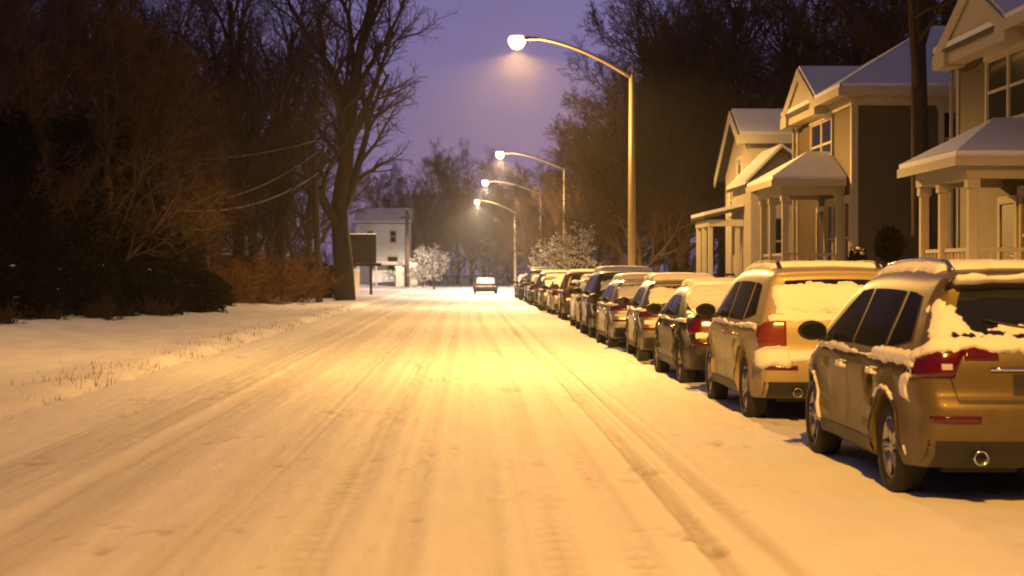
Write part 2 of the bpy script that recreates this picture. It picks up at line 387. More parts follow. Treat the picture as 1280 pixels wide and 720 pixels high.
def street_lamp(Y, xp, xh, zarm, zh, label, power, col, lens, zbase=.1):
    t = thing('street_lamp', label, 'street lamp', (xp, Y, zbase), 0, 'street lamps along the parked cars')
    z0 = zarm - zbase; hx = xh - xp; hz = zh - zbase
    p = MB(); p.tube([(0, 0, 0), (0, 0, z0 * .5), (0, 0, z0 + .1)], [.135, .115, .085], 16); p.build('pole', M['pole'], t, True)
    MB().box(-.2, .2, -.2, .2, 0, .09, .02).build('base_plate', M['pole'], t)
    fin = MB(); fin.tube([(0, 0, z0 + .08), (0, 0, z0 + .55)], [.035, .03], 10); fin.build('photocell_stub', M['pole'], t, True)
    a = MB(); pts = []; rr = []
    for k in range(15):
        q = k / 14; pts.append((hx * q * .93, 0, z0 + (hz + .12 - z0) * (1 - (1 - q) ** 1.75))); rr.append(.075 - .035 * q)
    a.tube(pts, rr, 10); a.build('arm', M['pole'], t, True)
    h = MB()                                            # cobra head housing
    for_rows = []
    for k in range(11):
        q = k / 10; wd = .17 * math.sin(math.pi * (.12 + .80 * q)) ** .7 ; hh = .12 * math.sin(math.pi * (.15 + .75 * q))
        row = []
        for j in range(13):
            an = math.pi * j / 12; row.append((hx + .62 - .92 * q, wd * math.cos(an), hz + .05 + hh * math.sin(an)))
        for_rows.append(row)
    h.grid(for_rows)
    h.grid([[ (r[0][0], r[0][1] * (1 - 2 * u), r[0][2]) for u in (0, .5, 1)] for r in for_rows])
    h.build('lamp_head', M['housing'], t, True)
    ln = MB(); pr = [(.01, -.27)] + [(.28 * math.cos(u), -.27 * math.sin(u)) for u in [math.pi / 2 * (1 - i / 8) for i in range(1, 9)]] + [(.275, .05), (.23, .13)]
    ln.lathe(pr, 'z', (hx - .05, 0, hz + .03), 20); ln.build('lens', M[lens], t, True)
    L = lamp_light('lamp_light', (hx - .05, 0, hz - .37), power, col); L.parent = t
    return t
WARM = (1, .455, .060)
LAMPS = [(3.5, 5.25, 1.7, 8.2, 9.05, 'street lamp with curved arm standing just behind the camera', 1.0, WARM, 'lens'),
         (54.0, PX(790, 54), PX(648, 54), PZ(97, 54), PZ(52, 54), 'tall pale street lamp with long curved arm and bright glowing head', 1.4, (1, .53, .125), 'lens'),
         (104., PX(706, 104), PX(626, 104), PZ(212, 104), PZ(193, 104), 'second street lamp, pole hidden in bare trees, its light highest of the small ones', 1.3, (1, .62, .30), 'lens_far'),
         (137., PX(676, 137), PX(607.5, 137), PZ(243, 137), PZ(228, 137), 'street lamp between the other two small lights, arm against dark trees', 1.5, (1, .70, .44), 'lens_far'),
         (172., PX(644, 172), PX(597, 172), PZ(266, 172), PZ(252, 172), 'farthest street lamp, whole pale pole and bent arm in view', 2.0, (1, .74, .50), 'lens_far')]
P0 = 2750
for (Y, xp, xh, za, zh, lb, pw, col, lens) in LAMPS: street_lamp(Y, xp, xh, za, zh, lb, P0 * pw, col, lens)

# ------------------------------------------------------------------ trees
def rot_about(v, ax, a): return Matrix.Rotation(a, 3, ax) @ v
def grow(R, H, K, ratio, angle, trop, wig, trunk_r, trunk_frac=.75, lean=(0, 0), first=.28, r_min=.006, mult=None):
    out = []
    LV = len(K)
    def br(p, d, L, r, lv, az):
        n = [9, 7, 5, 3, 2, 2][lv]; pts = [p.copy()]; rad = [r]; dirs = [d.copy()]
        end = r * (.32 if lv == 0 else .25)
        for i in range(n):
            d = (d + Vector((R.gauss(0, 1), R.gauss(0, 1), R.gauss(0, 1))) * wig[lv] + Vector((0, 0, 1)) * trop[lv]).normalized()
            p = p + d * (L / n); pts.append(p.copy()); rad.append(max(r_min * .6, r + (end - r) * (i + 1) / n)); dirs.append(d.copy())
        out.append((lv, pts, rad))
        if lv >= LV: return
        k = K[lv]
        for c in range(k):
            f0 = first if lv == 0 else .18
            f = f0 + (1 - f0) * (c + R.uniform(.15, .85)) / k
            q = f * n; i = min(n - 1, int(q)); u = q - i
            bp = pts[i].lerp(pts[i + 1], u); bd = dirs[min(n, i + 1)]
            az += 2.4 + R.uniform(-.5, .5)
            ax = rot_about(bd.orthogonal().normalized(), bd, az)
            an = angle[lv] * R.uniform(.65, 1.3) * (1.15 - .45 * f if lv == 0 else 1)
            cd = rot_about(bd, ax, an)
            br(bp, cd, L * ratio[lv] * R.uniform(.65, 1.15) * (1.15 - .5 * f), max(r_min, (rad[i]) * .58), lv + 1, R.uniform(0, 6.28))
    br(Vector((0, 0, -.15)), Vector((lean[0], lean[1], 1)).normalized(), H * trunk_frac, trunk_r, 0, R.uniform(0, 6))
    return out
def tree_meshes(polys, split=1, snow=0.0, R=None):
    tk, cr_, sn = MB(), MB(), MB()
    for lv, pts, rad in polys:
        if lv <= split: tk.tube(pts, rad, 10 if lv == 0 else 6, True)
        else: cr_.tube(pts, rad, 4 if lv == 2 else 3, False)
        if snow and lv >= 1:
            for i in range(len(pts) - 1):
                d = (pts[i + 1] - pts[i]); L = d.length
                if L > 1e-4 and abs(d.z / L) < .85 and R.random() < snow:
                    o = Vector((0, 0, 1)) * (rad[i] * .7 + .018); rr = rad[i] * .8 + R.uniform(.012, .045)
                    sn.tube([pts[i] + o, pts[i].lerp(pts[i + 1], .5) + o * 1.2, pts[i + 1] + o], [rr * .4, rr, rr * .4], 5, False)
    return tk, cr_, sn
PROTO = {}
def tree_proto(key, seed, H, K, ratio=(.55, .5, .48, .5), angle=(.75, .7, .7, .7), trop=(.03, .07, .05, .03, .03), wig=(.05, .09, .12, .16, .2), trunk_r=.3, snow=0, twig='twig', **kw):
    R = random.Random(seed)
    tk, c, sn = tree_meshes(grow(R, H, K, ratio, angle, trop, wig, trunk_r, **kw), 1, snow, R)
    root = bpy.data.objects.new('tree', None); root.empty_display_size = .5
    COL.objects.link(root)
    tk.build('trunk', M['bark'], root, True, False); c.build('crown', M[twig], root, True, False)
    if snow: sn.build('snow', M['snow'], root, True, False)
    PROTO[key] = [root, False]
def place_tree(key, px, Y, label, sc=1.0, rz=0.0, name='bare_tree', cat='tree', group='bare trees along the street', z=0.0, X=None, szx=1.0):
    pr = PROTO[key]
    o = pr[0] if not pr[1] else copy_tree(pr[0]); pr[1] = True
    o.name = name; o.location = (PX(px, Y) if X is None else X, Y, z); o.rotation_euler = (0, 0, rz); o.scale = (sc * szx, sc * szx, sc)
    tag(o, label, cat, group); return o

# broad elm-like, upright, bushy, sapling, snow-laden
tree_proto('broad', 3, 19, (11, 10, 9, 7), ratio=(.62, .5, .45, .5), angle=(.62, .62, .65, .7), trunk_r=.45, first=.2, trunk_frac=.80, r_min=.011)
tree_proto('upright', 8, 19, (13, 10, 9, 8), ratio=(.52, .5, .5, .52), angle=(.58, .6, .65, .7), trop=(.03, .12, .08, .04, .03), trunk_r=.40, first=.16, trunk_frac=.85, r_min=.010)
tree_proto('dense', 21, 15, (17, 11, 10, 8), ratio=(.56, .5, .5, .52), angle=(.88, .7, .7, .75), trop=(.03, .07, .05, .03, .03), trunk_r=.28, first=.07, trunk_frac=.84, r_min=.012)
tree_proto('dense2', 33, 15, (16, 11, 10, 8), ratio=(.54, .52, .5, .52), angle=(.82, .7, .7, .75), trop=(.03, .08, .05, .03, .03), trunk_r=.26, first=.05, trunk_frac=.86, r_min=.012)
tree_proto('street', 41, 14, (8, 8, 7, 5), ratio=(.5, .52, .5, .5), wig=(.012, .09, .12, .16, .2), angle=(.8, .7, .7, .7), trunk_r=.23, first=.42, trunk_frac=.80, r_min=.008)
tree_proto('sapling', 52, 7, (12, 8, 7, 5), ratio=(.5, .5, .5, .5), angle=(.55, .6, .65, .7), trunk_r=.10, first=.08, trunk_frac=.85, r_min=.007)
tree_proto('snowy', 61, 6, (15, 9, 7, 4), ratio=(.72, .5, .5, .5), angle=(1.05, .8, .7, .7), trop=(.03, .0, -.02, -.03, .0), trunk_r=.12, first=.22, trunk_frac=.66, snow=.26, r_min=.009)
tree_proto('russet', 71, 3.2, (60, 7, 6, 4), ratio=(3.6, .42, .5, .5), angle=(.75, .5, .6, .6), trop=(.0, .03, .05, .03, .03), wig=(.05, .07, .12, .16, .2), trunk_r=.04, first=.01, trunk_frac=.13, twig='russet', r_min=.006)

T = place_tree
T('broad', 432, 93, 'huge spreading bare tree with thick dark trunk beside the utility pole', 1.12, .6, szx=1.18)
T('dense', 30, 57, 'tangled bare tree standing among the leftmost evergreens', .66, 0.9)
T('dense2', 75, 62, 'tangled bare tree between first and second evergreen', .72, 3.9)
T('dense', 128, 60, 'tangled bare tree between second and third evergreen', .68, 2.4)
T('dense2', 178, 66, 'tangled bare tree right behind the third evergreen', .72, 5.5)
T('dense', 208, 72, 'tangled bare tree leaning over the last evergreen', .70, 1.7)
T('dense2', 248, 78, 'tangled bare tree just left of the dim snowy roof', .72, 0.3)
T('upright', 350, 100, 'tall upright bare tree just left of the utility pole', 1.0, 0)
T('upright', 300, 84, 'tall bare tree rising behind the russet shrub', .95, 2.1)
T('dense', 385, 120, 'dense bare tree filling the gap behind the utility pole', 1.1, 1.2)
T('dense', 225, 82, 'bare tree with fine twigs right of the dark evergreens', 1.0, 3.3)
T('dense2', 262, 118, 'distant bare tree above the dim snowy roof', 1.15, .2)
T('upright', 150, 78, 'tall bare tree showing over the middle of the evergreens', .95, 4.2)
T('dense2', 60, 70, 'bare tree with dense twigs above the leftmost evergreen', 1.0, 2.0)
T('upright', -10, 66, 'bare tree cut by the left picture edge, over evergreens', .95, 5.2)
T('dense', 110, 92, 'bare tree standing back between two evergreens', 1.1, 5.9)
T('dense2', 538, 224, 'bare tree behind the pale distant house, right of its corner', .80, 1.4)
T('dense', 528, 205, 'bare tree at the far end, left of the road', .72, 2.6)
T('dense2', 590, 262, 'bare tree closing the far end of the road', 1.0, .5)
T('dense', 622, 240, 'bare tree at far road end under the farthest lamp', .70, 4.5)
T('dense', 724, 112, 'bare tree low behind the second lamp arm', .72, 3.1)
T('dense2', 800, 76, 'low bushy bare tree close behind the tall lamp pole', .66, 1.2)
T('dense', 852, 98, 'bushy bare tree filling in behind the cream house', .95, 4.4)
T('dense', 548, 262, 'bare tree left of centre at the very end of the road', 1.25, 1.1)
T('dense2', 572, 285, 'bare tree in the far woodland straight over the road end', 1.4, 2.1)
T('dense', 604, 290, 'bare tree in the far woodland above the car in the road', 1.3, 3.3)
T('dense2', 636, 280, 'bare tree in the far woodland right of the road end', 1.3, 5.3)
T('dense', 505, 235, 'bare tree behind the roof of the pale distant house', .95, 0.4)
T('dense2', 470, 230, 'bare tree behind the left end of the pale distant house', 1.0, 2.9)
T('dense2', 704, 135, 'bare tree between second and third lamp poles', .78, 4.8)
T('dense', 640, 215, 'distant bare tree above the farthest lamp arm', .75, 3.4)
T('dense', 320, 105, 'dense bare tree behind the russet shrubs', .95, 4.9)
T('dense', 664, 200, 'bare tree beside the farthest street lamp pole', .75, .9)
T('dense2', 676, 150, 'bare tree behind the row of small parked cars', .78, 3.9)
T('dense', 728, 124, 'bare tree hiding the pole of the second lamp', .80, 1.9)
T('dense2', 748, 104, 'bushy bare tree just left of the tall lamp pole', .70, 5.0)
T('dense', 792, 92, 'bushy bare tree directly behind the tall lamp pole', .82, 2.9)
T('upright', 846, 98, 'tall bare tree right of the tall lamp pole', .95, 3.0)
T('dense2', 855, 84, 'bare tree with full crown left of the cream house', 1.02, .7)
T('upright', 905, 100, 'tall bare tree rising behind the cream house', 1.1, .3)
T('broad', 985, 104, 'wide bare tree spreading behind the roofs', 1.05, 2.4)
T('upright', 1075, 92, 'tall bare tree behind the olive house with the hipped roof', 1.0, 1.1)
T('street', 1156, 40.5, 'dark bare tree trunk in front of the olive house wall', 1.2, .9, X=PX(1156, 40.5))
T('upright', 1190, 80, 'bare tree behind the gap between the two olive houses', 1.0, 4.0)
T('sapling', 330, 82, 'slender bare sapling between russet shrub and utility pole', 1.15, 0)
T('sapling', 265, 76, 'slender bare sapling left of the russet shrub', 1.1, 2.0)
T('sapling', 372, 88, 'slender bare sapling touching the utility pole', 1.0, 3.7)
T('dense', 885, 92, 'dense bare tree low behind the roof of the cream house', 1.05, 0.6)
T('dense2', 940, 110, 'dense bare tree over the ridge of the cream house', 1.35, 2.0)
T('dense', 1020, 96, 'dense bare tree behind the gable of the fully seen olive house', 1.25, 3.6)
T('dense2', 1065, 120, 'dense bare tree behind the hipped roof, standing farthest back', 1.5, 4.9)
T('dense', 1125, 84, 'dense bare tree above the hipped roof left of the dark trunk', 1.25, 5.4)
T('dense2', 1215, 74, 'dense bare tree above the near olive house roof corner', 1.25, 0.9)
T('dense2', 850, 118, 'dense bare tree filling behind the tall lamp pole, farther back', 1.25, 2.6)
T('dense', 772, 130, 'dense bare tree left of the tall lamp pole, farther back', .84, 4.1)
tree_proto('brush', 83, 2.0, (34, 6, 5, 3), ratio=(4.2, .45, .5, .5), angle=(.85, .6, .6, .6), trop=(.0, .02, .03, .03, .03), wig=(.05, .09, .14, .16, .2), trunk_r=.03, first=.01, trunk_frac=.13, r_min=.006)
BR = dict(name='leafless_shrub', cat='shrub', group='leafless brush at the foot of the hedge')
T('brush', 8, 43, 'leafless brush at the left picture edge, low on the snow', .8, 0, **BR)
T('brush', 62, 47, 'leafless brush at the foot of the second dark shrub', .7, 1.0, **BR)
T('brush', 128, 50, 'leafless brush at the foot of the middle dark shrub', .85, 2.2, **BR)
T('brush', 196, 55, 'leafless brush at the right end of the dark hedge', .8, 3.1, **BR)
T('brush', 248, 66, 'leafless brush between dark hedge and russet shrubs', .8, 4.1, **BR)
T('snowy', 543, 168, 'snow-laden small tree right of the pale distant house', .8, 0, 'snowy_tree', 'tree', 'snow-laden small trees')
T('snowy', 528, 188, 'snow-laden small tree against the corner of the pale house', .8, 1.5, 'snowy_tree', 'tree', 'snow-laden small trees')
T('snowy', 610, 225, 'snow-laden small tree at far end behind the car in the road', 1.1, 2.5, 'snowy_tree', 'tree', 'snow-laden small trees')
T('snowy', 718, 84, 'snow-laden small tree above the white hatchback', .72, 3.5, 'snowy_tree', 'tree', 'snow-laden small trees')
T('snowy', 692, 106, 'snow-laden small tree above the far parked cars', .72, 4.5, 'snowy_tree', 'tree', 'snow-laden small trees')
T('russet', 330, 79, 'russet bare shrub glowing in lamplight near the utility pole', 1.75, 0, 'russet_shrub', 'shrub', 'russet shrubs', szx=1.25)
T('russet', 288, 76, 'russet bare shrub, the paler one beside the dark hedge', 1.35, 2.0, 'russet_shrub', 'shrub', 'russet shrubs', szx=1.3)
T('russet', 372, 84, 'russet bare shrub at the foot of the utility pole', 1.4, 4.0, 'russet_shrub', 'shrub', 'russet shrubs', szx=1.2)

def evergreen(key, seed, H, rad, n, leaf, m, shape, base=.0, trunk=True, snow=0):
    R = random.Random(seed); c, sn = MB(), MB()
    for i in range(n):
        h = base + (H - base) * R.random() ** .85; a = R.uniform(0, 6.28)
        rm = rad * shape(h / H) * (1 + .45 * n3(math.cos(a) * 1.6 + seed, math.sin(a) * 1.6, h * .9))
        r = rm * R.random() ** .42
        p = Vector((r * math.cos(a), r * math.sin(a), h + .3 * leaf * R.gauss(0, 1)))
        up = R.random() < snow and r > .55 * rm
        for q in range(5):
            d = Vector((math.cos(a) + R.gauss(0, .6), math.sin(a) + R.gauss(0, .6), R.gauss(-.15, .5))).normalized()
            w = d.cross(Vector((R.gauss(0, 1), R.gauss(0, 1), R.gauss(0, 1)))).normalized() * leaf * R.uniform(.10, .28)
            b = p + Vector((R.gauss(0, 1), R.gauss(0, 1), R.gauss(0, .8))) * leaf * .4; L = leaf * R.uniform(.5, 1.4)
            c.add([b - w * .3, b + d * L * .5 - w, b + d * L, b + d * L * .5 + w], [(0, 1, 2, 3)])
        if up:
            o = Vector((0, 0, .04)); s_ = leaf * R.uniform(.25, .8)
            sn.add([p + o + Vector((s_, 0, 0)), p + o + Vector((0, s_, .02)), p + o + Vector((-s_, 0, 0)), p + o + Vector((0, -s_, -.02)), p + o + Vector((0, 0, s_ * .4))], [(0, 1, 4), (1, 2, 4), (2, 3, 4), (3, 0, 4)])
    root = bpy.data.objects.new('evergreen', None); COL.objects.link(root)
    if trunk: MB().tube([(0, 0, -.1), (0, 0, H * .5), (0, 0, H * .9)], [.02 * H, .013 * H, .004 * H], 8).build('trunk', M['bark'], root, True)
    c.build('crown', M[m], root, False, False)
    if snow: sn.build('snow', M['snow'], root, False, False)
    PROTO[key] = [root, False]
evergreen('cedar', 4, 11, 2.7, 5200, .42, 'needles', lambda u: (1 - u) ** .55 * (.75 + .25 * min(1, u * 6)), .2)
evergreen('cedar2', 9, 11, 2.4, 4800, .42, 'needles', lambda u: (1 - u) ** .45 * (.8 + .2 * min(1, u * 6)), .2)
evergreen('laurel', 14, 2.3, 2.1, 2600, .22, 'leaf', lambda u: max(.05, (1 - u ** 2.2)) ** .5, .02, False, .008)
evergreen('boxwood', 19, 2.16, .20, 900, .06, 'leaf', lambda u: max(.02, 1 - (2 * abs(u - .89) / .22) ** 2) ** .5, 1.68, True, .0)
evergreen('juniper', 27, 1.85, .24, 800, .07, 'leaf', lambda u: max(.08, 1 - u ** 1.6) ** .5, .02, True, .25)
EG = dict(name='evergreen_tree', cat='tree', group='dark evergreen trees on the left')
T('cedar', 20, 54, 'black evergreen at the left picture edge', .60, 0, **EG)
T('cedar2', 92, 58, 'black evergreen second from the left edge', .62, 1.0, **EG)
T('cedar', 160, 62, 'black evergreen third from the left edge', .64, 2.0, **EG)
T('cedar2', 218, 70, 'black evergreen nearest the dim snowy roof', .56, 3.0, **EG)
T('cedar2', -50, 50, 'black evergreen half outside the left picture edge', .62, 4.0, **EG)
LG = dict(name='laurel_shrub', cat='shrub', group='dark laurel shrubs on the left verge')
T('laurel', 10, 48, 'dark leafy shrub at the left picture edge, by the road snow', 0.82, 0, **LG)
T('laurel', 95, 53, 'dark leafy shrub with snow at its foot, second in the hedge', 0.84, 1.3, **LG)
T('laurel', 165, 57, 'dark leafy shrub in the middle of the low hedge', 0.84, 2.7, **LG)
T('laurel', 222, 61, 'dark leafy shrub ending the low hedge beside the russet shrubs', 0.80, 4.1, **LG)
T('laurel', 130, 66, 'dark leafy shrub in the second row under the evergreens', .95, 5.0, **LG)
T('laurel', 246, 72, 'dark leafy shrub behind the paler russet shrub', .75, 3.0, **LG)
T('laurel', 392, 100, 'dark leafy shrub behind the foot of the utility pole', .95, 3.6, **LG)
T('boxwood', 1114, 27, 'rounded dark shrub showing over the roof between the two near cars', 1.0, 0, name='clipped_shrub', cat='shrub', group=None, z=.15)
T('juniper', 1074, 27.5, 'lumpy low shrub dusted with snow beside the rounded dark shrub', 1.0, 0, name='juniper_shrub', cat='shrub', group=None, z=.15)

R = random.Random(91); g = MB()
belt = [(-34, 78), (-44, 140), (-42, 212), (-18, 238), (30, 238), (50, 212), (54, 120)]
for (xa, ya), (xb, yb) in zip(belt[:-1], belt[1:]):
    L = math.hypot(xb - xa, yb - ya)
    for _ in range(int(L * 46)):
        q = R.random(); x = xa + (xb - xa) * q + R.gauss(0, 2.2); y = ya + (yb - ya) * q + R.gauss(0, 2.2)
        top = 5.5 + 3.5 * n3(x * .12, y * .12); z = R.uniform(-.2, top * .75); l = R.uniform(1.2, 3.4); a = R.uniform(0, 6.28); ti = R.gauss(0, .55); w = R.uniform(.02, .07)
        d = Vector((math.sin(ti) * math.cos(a), math.sin(ti) * math.sin(a), math.cos(ti))); sd = Vector((math.cos(a + 1.3), math.sin(a + 1.3), 0)) * w
        p = Vector((x, y, z)); m_ = p + d * l * .5 + Vector((R.gauss(0, .1), R.gauss(0, .1), 0))
        g.add([p - sd, p + sd, m_ + sd * .7, p + d * l, m_ - sd * .7], [(0, 1, 2, 3, 4)])
o = g.build('far_thicket', M['twig'], recalc=False); struct(o, 'stuff'); tag(o, 'brown leafless thicket closing off the yards and far road end', 'thicket')

# utility pole and its wires
YP = 86.0; XP = PX(400, YP)
up_ = thing('utility_pole', 'weathered wooden utility pole beside the huge bare tree', 'utility pole', (XP, YP, 0))
zt = PZ(120, YP)
MB().tube([(-.45, 0, zt), (-.2, 0, zt * .5), (0, 0, -.2)], [.13, .16, .19], 12).build('pole', M['wood_pole'], up_, True)
MB().box(-1.5, .6, -.06, .06, zt - .9, zt - .76, .01).build('crossarm', M['wood_pole'], up_)
ins = MB()
for k in (-1.4, -.95, .1, .5): ins.lathe([(.01, .16), (.05, .14), (.05, .04), (.03, 0)], 'z', (k, 0, zt - .76), 10)
ins.build('insulator', M['housing'], up_, True)
def wire(a, b, sag, r, label):
    A = Vector((PX(a[0], a[2]), a[2], PZ(a[1], a[2]))); B = Vector((PX(b[0], b[2]), b[2], PZ(b[1], b[2])))
    pts = [A.lerp(B, t / 24) - Vector((0, 0, sag * 4 * (t / 24) * (1 - t / 24))) for t in range(25)]
    o = MB().tube([p - A for p in pts], r, 5).build('cable', M['wire'], None, True); o.location = A
    tag(o, label, 'cable', 'cables from the utility pole')
wire((398, 190, 85.9), (165, 258, 66), .9, .028, 'sagging cable from the utility pole, the upper lit one')
wire((399, 216, 85.9), (150, 248, 62), 1.1, .030, 'sagging cable from the utility pole, the lower lit one')
wire((396, 176, 85.9), (120, 196, 66), .5, .02, 'nearly level faint cable highest on the utility pole')

# ------------------------------------------------------------------ houses (front faces -x; local origin at the near front corner)
def window(parent, wall, u0, u1, z0, z1, at, sashes=2, m='trim', pane='pane', rail=True, t=.10):
    """wall 'x': plane x=at facing -x, u along y ; wall 'y': plane y=at facing -y, u along x"""
    f, g = MB(), MB()
    def bx(b, ua, ub, za, zb, d0, d1):
        if wall == 'x': b.box(at - d1, at - d0, ua, ub, za, zb)
        else: b.box(ua, ub, at - d1, at - d0, za, zb)
    bx(f, u0 - t, u0, z0 - .02, z1, .0, .06); bx(f, u1, u1 + t, z0 - .02, z1, .0, .06)
    bx(f, u0 - t - .04, u1 + t + .04, z1, z1 + .16, .0, .085); bx(f, u0 - t - .05, u1 + t + .05, z0 - .10, z0 - .02, .0, .10)
    w = (u1 - u0) / sashes
    for k in range(1, sashes): bx(f, u0 + w * k - .05, u0 + w * k + .05, z0 - .02, z1, .0, .055)
    for k in range(sashes):
        a, b = u0 + w * k + (.05 if k else 0), u0 + w * (k + 1) - (.05 if k < sashes - 1 else 0)
        if rail: bx(f, a + .045, b - .045, (z0 + z1) / 2 - .03, (z0 + z1) / 2 + .03, .0, .045)
        bx(f, a, a + .045, z0 - .02, z1, .0, .04); bx(f, b - .045, b, z0 - .02, z1, .0, .04)
        bx(f, a + .045, b - .045, z1 - .05, z1, .0, .04); bx(f, a + .045, b - .045, z0 - .02, z0 + .04, .0, .04)
        bx(g, a + .045, b - .045, z0 + .04, z1 - .05, .006, .016)
    fo = f.build('window', M[m], parent); g.build('pane', M[pane], fo); return fo
def roof_set(parent, planes, name='roof', snow=.12, thick=.12, sname='snow_cover'):
    r, s = MB(), MB()
    for c in planes:
        r.slab(c, thick)
        cx = Vector((0, 0, 0))
        for p in c: cx += Vector(p)
        cx /= len(c)
        ins_ = [Vector(p).lerp(cx, .012) + Vector((0, 0, snow)) for p in c]
        s.slab([tuple(p) for p in ins_], snow - .002)
    ro = r.build(name, M['shingle'], parent); s.build(sname, M['snow'], ro); return ro
def balusters(b, p0, p1, z0, z1, step=.22):
    p0, p1 = Vector(p0), Vector(p1); n = max(2, int((p1 - p0).length / step))
    along_x = abs(p1.x - p0.x) > abs(p1.y - p0.y)
    for za, zb in ((z1 - .07, z1), (z0 + .06, z0 + .12)):
        if along_x: b.box(min(p0.x, p1.x), max(p0.x, p1.x), p0.y - .035, p0.y + .035, za, zb)
        else: b.box(p0.x - .035, p0.x + .035, min(p0.y, p1.y), max(p0.y, p1.y), za, zb)
    for i in range(n + 1):
        q = p0.lerp(p1, i / n); b.box(q.x - .02, q.x + .02, q.y - .02, q.y + .02, z0 + .12, z1 - .07)
def twin_house(Xf, Yn, z0, label, wallm='olive', trim='trim', D=9.5, Lw=7.3, side_win=True, E=6.45, fl=1.4):
    t = thing('olive_house', label, 'house', (Xf, Yn, z0), 0, 'houses along the right side')
    dE = E - 6.45
    w = MB(); w.box(0, D, 0, Lw, .9, E)
    gy0, gy1, gz = 2.9, 7.3, E + 1.18                                          # front cross gable
    gm = (gy0 + gy1) / 2
    w.add([(0.0, gy0 + .25, E), (0, min(Lw, gy1 - .3), E), (0, gm, gz - .12), (2.6, gy0 + .25, E), (2.6, min(Lw, gy1 - .3), E), (2.6, gm, gz - .12)], [(0, 1, 2), (3, 5, 4), (0, 2, 5, 3), (1, 4, 5, 2), (0, 3, 4, 1)])
    w.build('wall', M[wallm], t)
    MB().box(-.06, D + .06, -.06, Lw + .06, -.5, .9).build('foundation', M['stone'], t)
    cb = MB()
    cb.box(-.035, .14, -.035, -.001, .9, E - .36); cb.box(-.035, -.001, 0, .14, .9, E - .36)
    cb.build('corner_board', M[trim], t)
    cb = MB(); cb.box(-.035, -.001, Lw - .14, Lw + .035, .9, E - .36); cb.build('corner_board', M[trim], t)
    fz = MB()                                                             # frieze with dentils under the eaves
    fz.box(-.05, D, -.05, -.001, E - .36, E - .02); fz.box(-.05, -.001, -.001, gy0, E - .36, E - .02)
    k = -.3
    for i in range(int(D / .3)): fz.box(-.02 + i * .3, .10 + i * .3, -.13, -.052, E - .2, E - .04)
    for i in range(int((gy0 + .2) / .3)): fz.box(-.13, -.052, .02 + i * .3, .14 + i * .3, E - .2, E - .04)
    fz.build('frieze', M[trim], t)
    ov = .45; rz = E + 2.17; px_, py_ = 3.1, Lw / 2 + .1
    A = (-ov, -ov, E + .04); B = (D + ov, -ov, E + .04); C = (D + ov, Lw + ov, E + .04); Dd = (-ov, Lw + ov, E + .04)
    P1 = (px_, py_, rz); P2 = (D - 2.2, py_, rz)
    planes = [[A, B, P2, P1], [B, C, P2], [C, Dd, P1, P2], [Dd, A, P1]]
    roof_set(t, planes)
    f = MB(); f.box(-ov - .03, D + ov, -ov - .03, -ov - .002, E - .15, E + .06); f.box(-ov - .03, -ov - .002, -ov, gy0 - .05, E - .15, E + .06)
    f.box(-ov, D + ov, -ov, -.14, E - .10, E - .085); f.box(-ov, -.14, -.14, gy0 - .05, E - .10, E - .085); f.build('fascia', M[trim], t)
    # gable roof, ridge runs back from the street
    xg = -.42; zl = E + .02
    gp = [[(xg, gy0 - .25, zl), (3.4, gy0 - .25, zl), (3.4, gm, gz), (xg, gm, gz)], [(xg, gm, gz), (3.4, gm, gz), (3.4, gy1 + .2, zl), (xg, gy1 + .2, zl)]]
    roof_set(t, gp, 'gable_roof')
    rk = MB()
    for ya, yb in ((gy0 - .28, gm), (gy1 + .23, gm)):
        rk.prism([(ya, zl - .30), (yb, gz - .30), (yb, gz + .03), (ya, zl + .03)], 'x', xg - .045, xg - .003)
    rk.build('rake_board', M[trim], t)
    gi = MB(); gi.prism([(gy0 - .1, zl - .32), (gy1 + .05, zl - .32), (gy1 + .05, zl + .02), (gm, gz - .16), (gy0 - .1, zl + .02)], 'x', xg + .03, xg + .12)
    gi.box(xg + .121, -.002, gy0 - .1, gy1 + .05, zl - .32, zl - .28)
    gi.build('gable_panel', M[trim], t)
    for ya, yb in ((gy1 - .55, gy1 + .35), (gy0 - .3, gy0 + .35)):
        rt = MB(); rt.box(xg - .052, .002, ya, yb, E - .345, E - .02); rt.build('eave_return', M[trim], t)
    window(t, 'x', 2.35, 5.05, 4.66 + dE, 6.0 + dE, -.001, 2, trim)
    if side_win: window(t, 'y', 2.35, 2.85, 4.5 + dE, 5.95 + dE, -.001, 1, trim)
    dn = MB(); dn.tube([(-.10, Lw + .12, E - .3), (-.10, Lw + .12, 3.2), (-.10, Lw + .12, .4)], .045, 8); dn.build('downspout', M[trim], t, True)
    # porch
    x0, y0p, y1p = -1.7, .85, 4.35; ez = 3.76
    MB().box(x0, -.001, y0p, y1p, fl - .16, fl).build('porch_floor', M['floor'], t)
    sk = MB()
    for yy in (y0p + .1, (y0p + y1p) / 2, y1p - .3):
        for xx in (x0 + .05, -.5): sk.box(xx, xx + .28, yy, yy + .28, -.4, fl - .16)
    sk.build('porch_pier', M['stone'], t)
    cols = [(x0 + .12, y0p + .12), (x0 + .12, y0p + 2.0), (x0 + .12, y1p - .12), (-.14, y0p + .12)]
    for (cx, cy) in cols:
        c = MB(); c.box(cx - .085, cx + .085, cy - .085, cy + .085, fl + .18, ez - .14, .012)
        c.box(cx - .12, cx + .12, cy - .12, cy + .12, fl, fl + .18, .012); c.box(cx - .12, cx + .12, cy - .12, cy + .12, ez - .14, ez + .04, .012); c.build('column', M[trim], t)
    bm_ = MB(); bm_.box(x0 - .02, x0 + .26, y0p, y1p, ez + .04, ez + .32); bm_.box(x0 + .26, -.001, y0p, y0p + .26, ez + .04, ez + .32); bm_.box(x0 + .26, -.001, y1p - .26, y1p, ez + .04, ez + .32)
    bm_.build('porch_beam', M[trim], t)
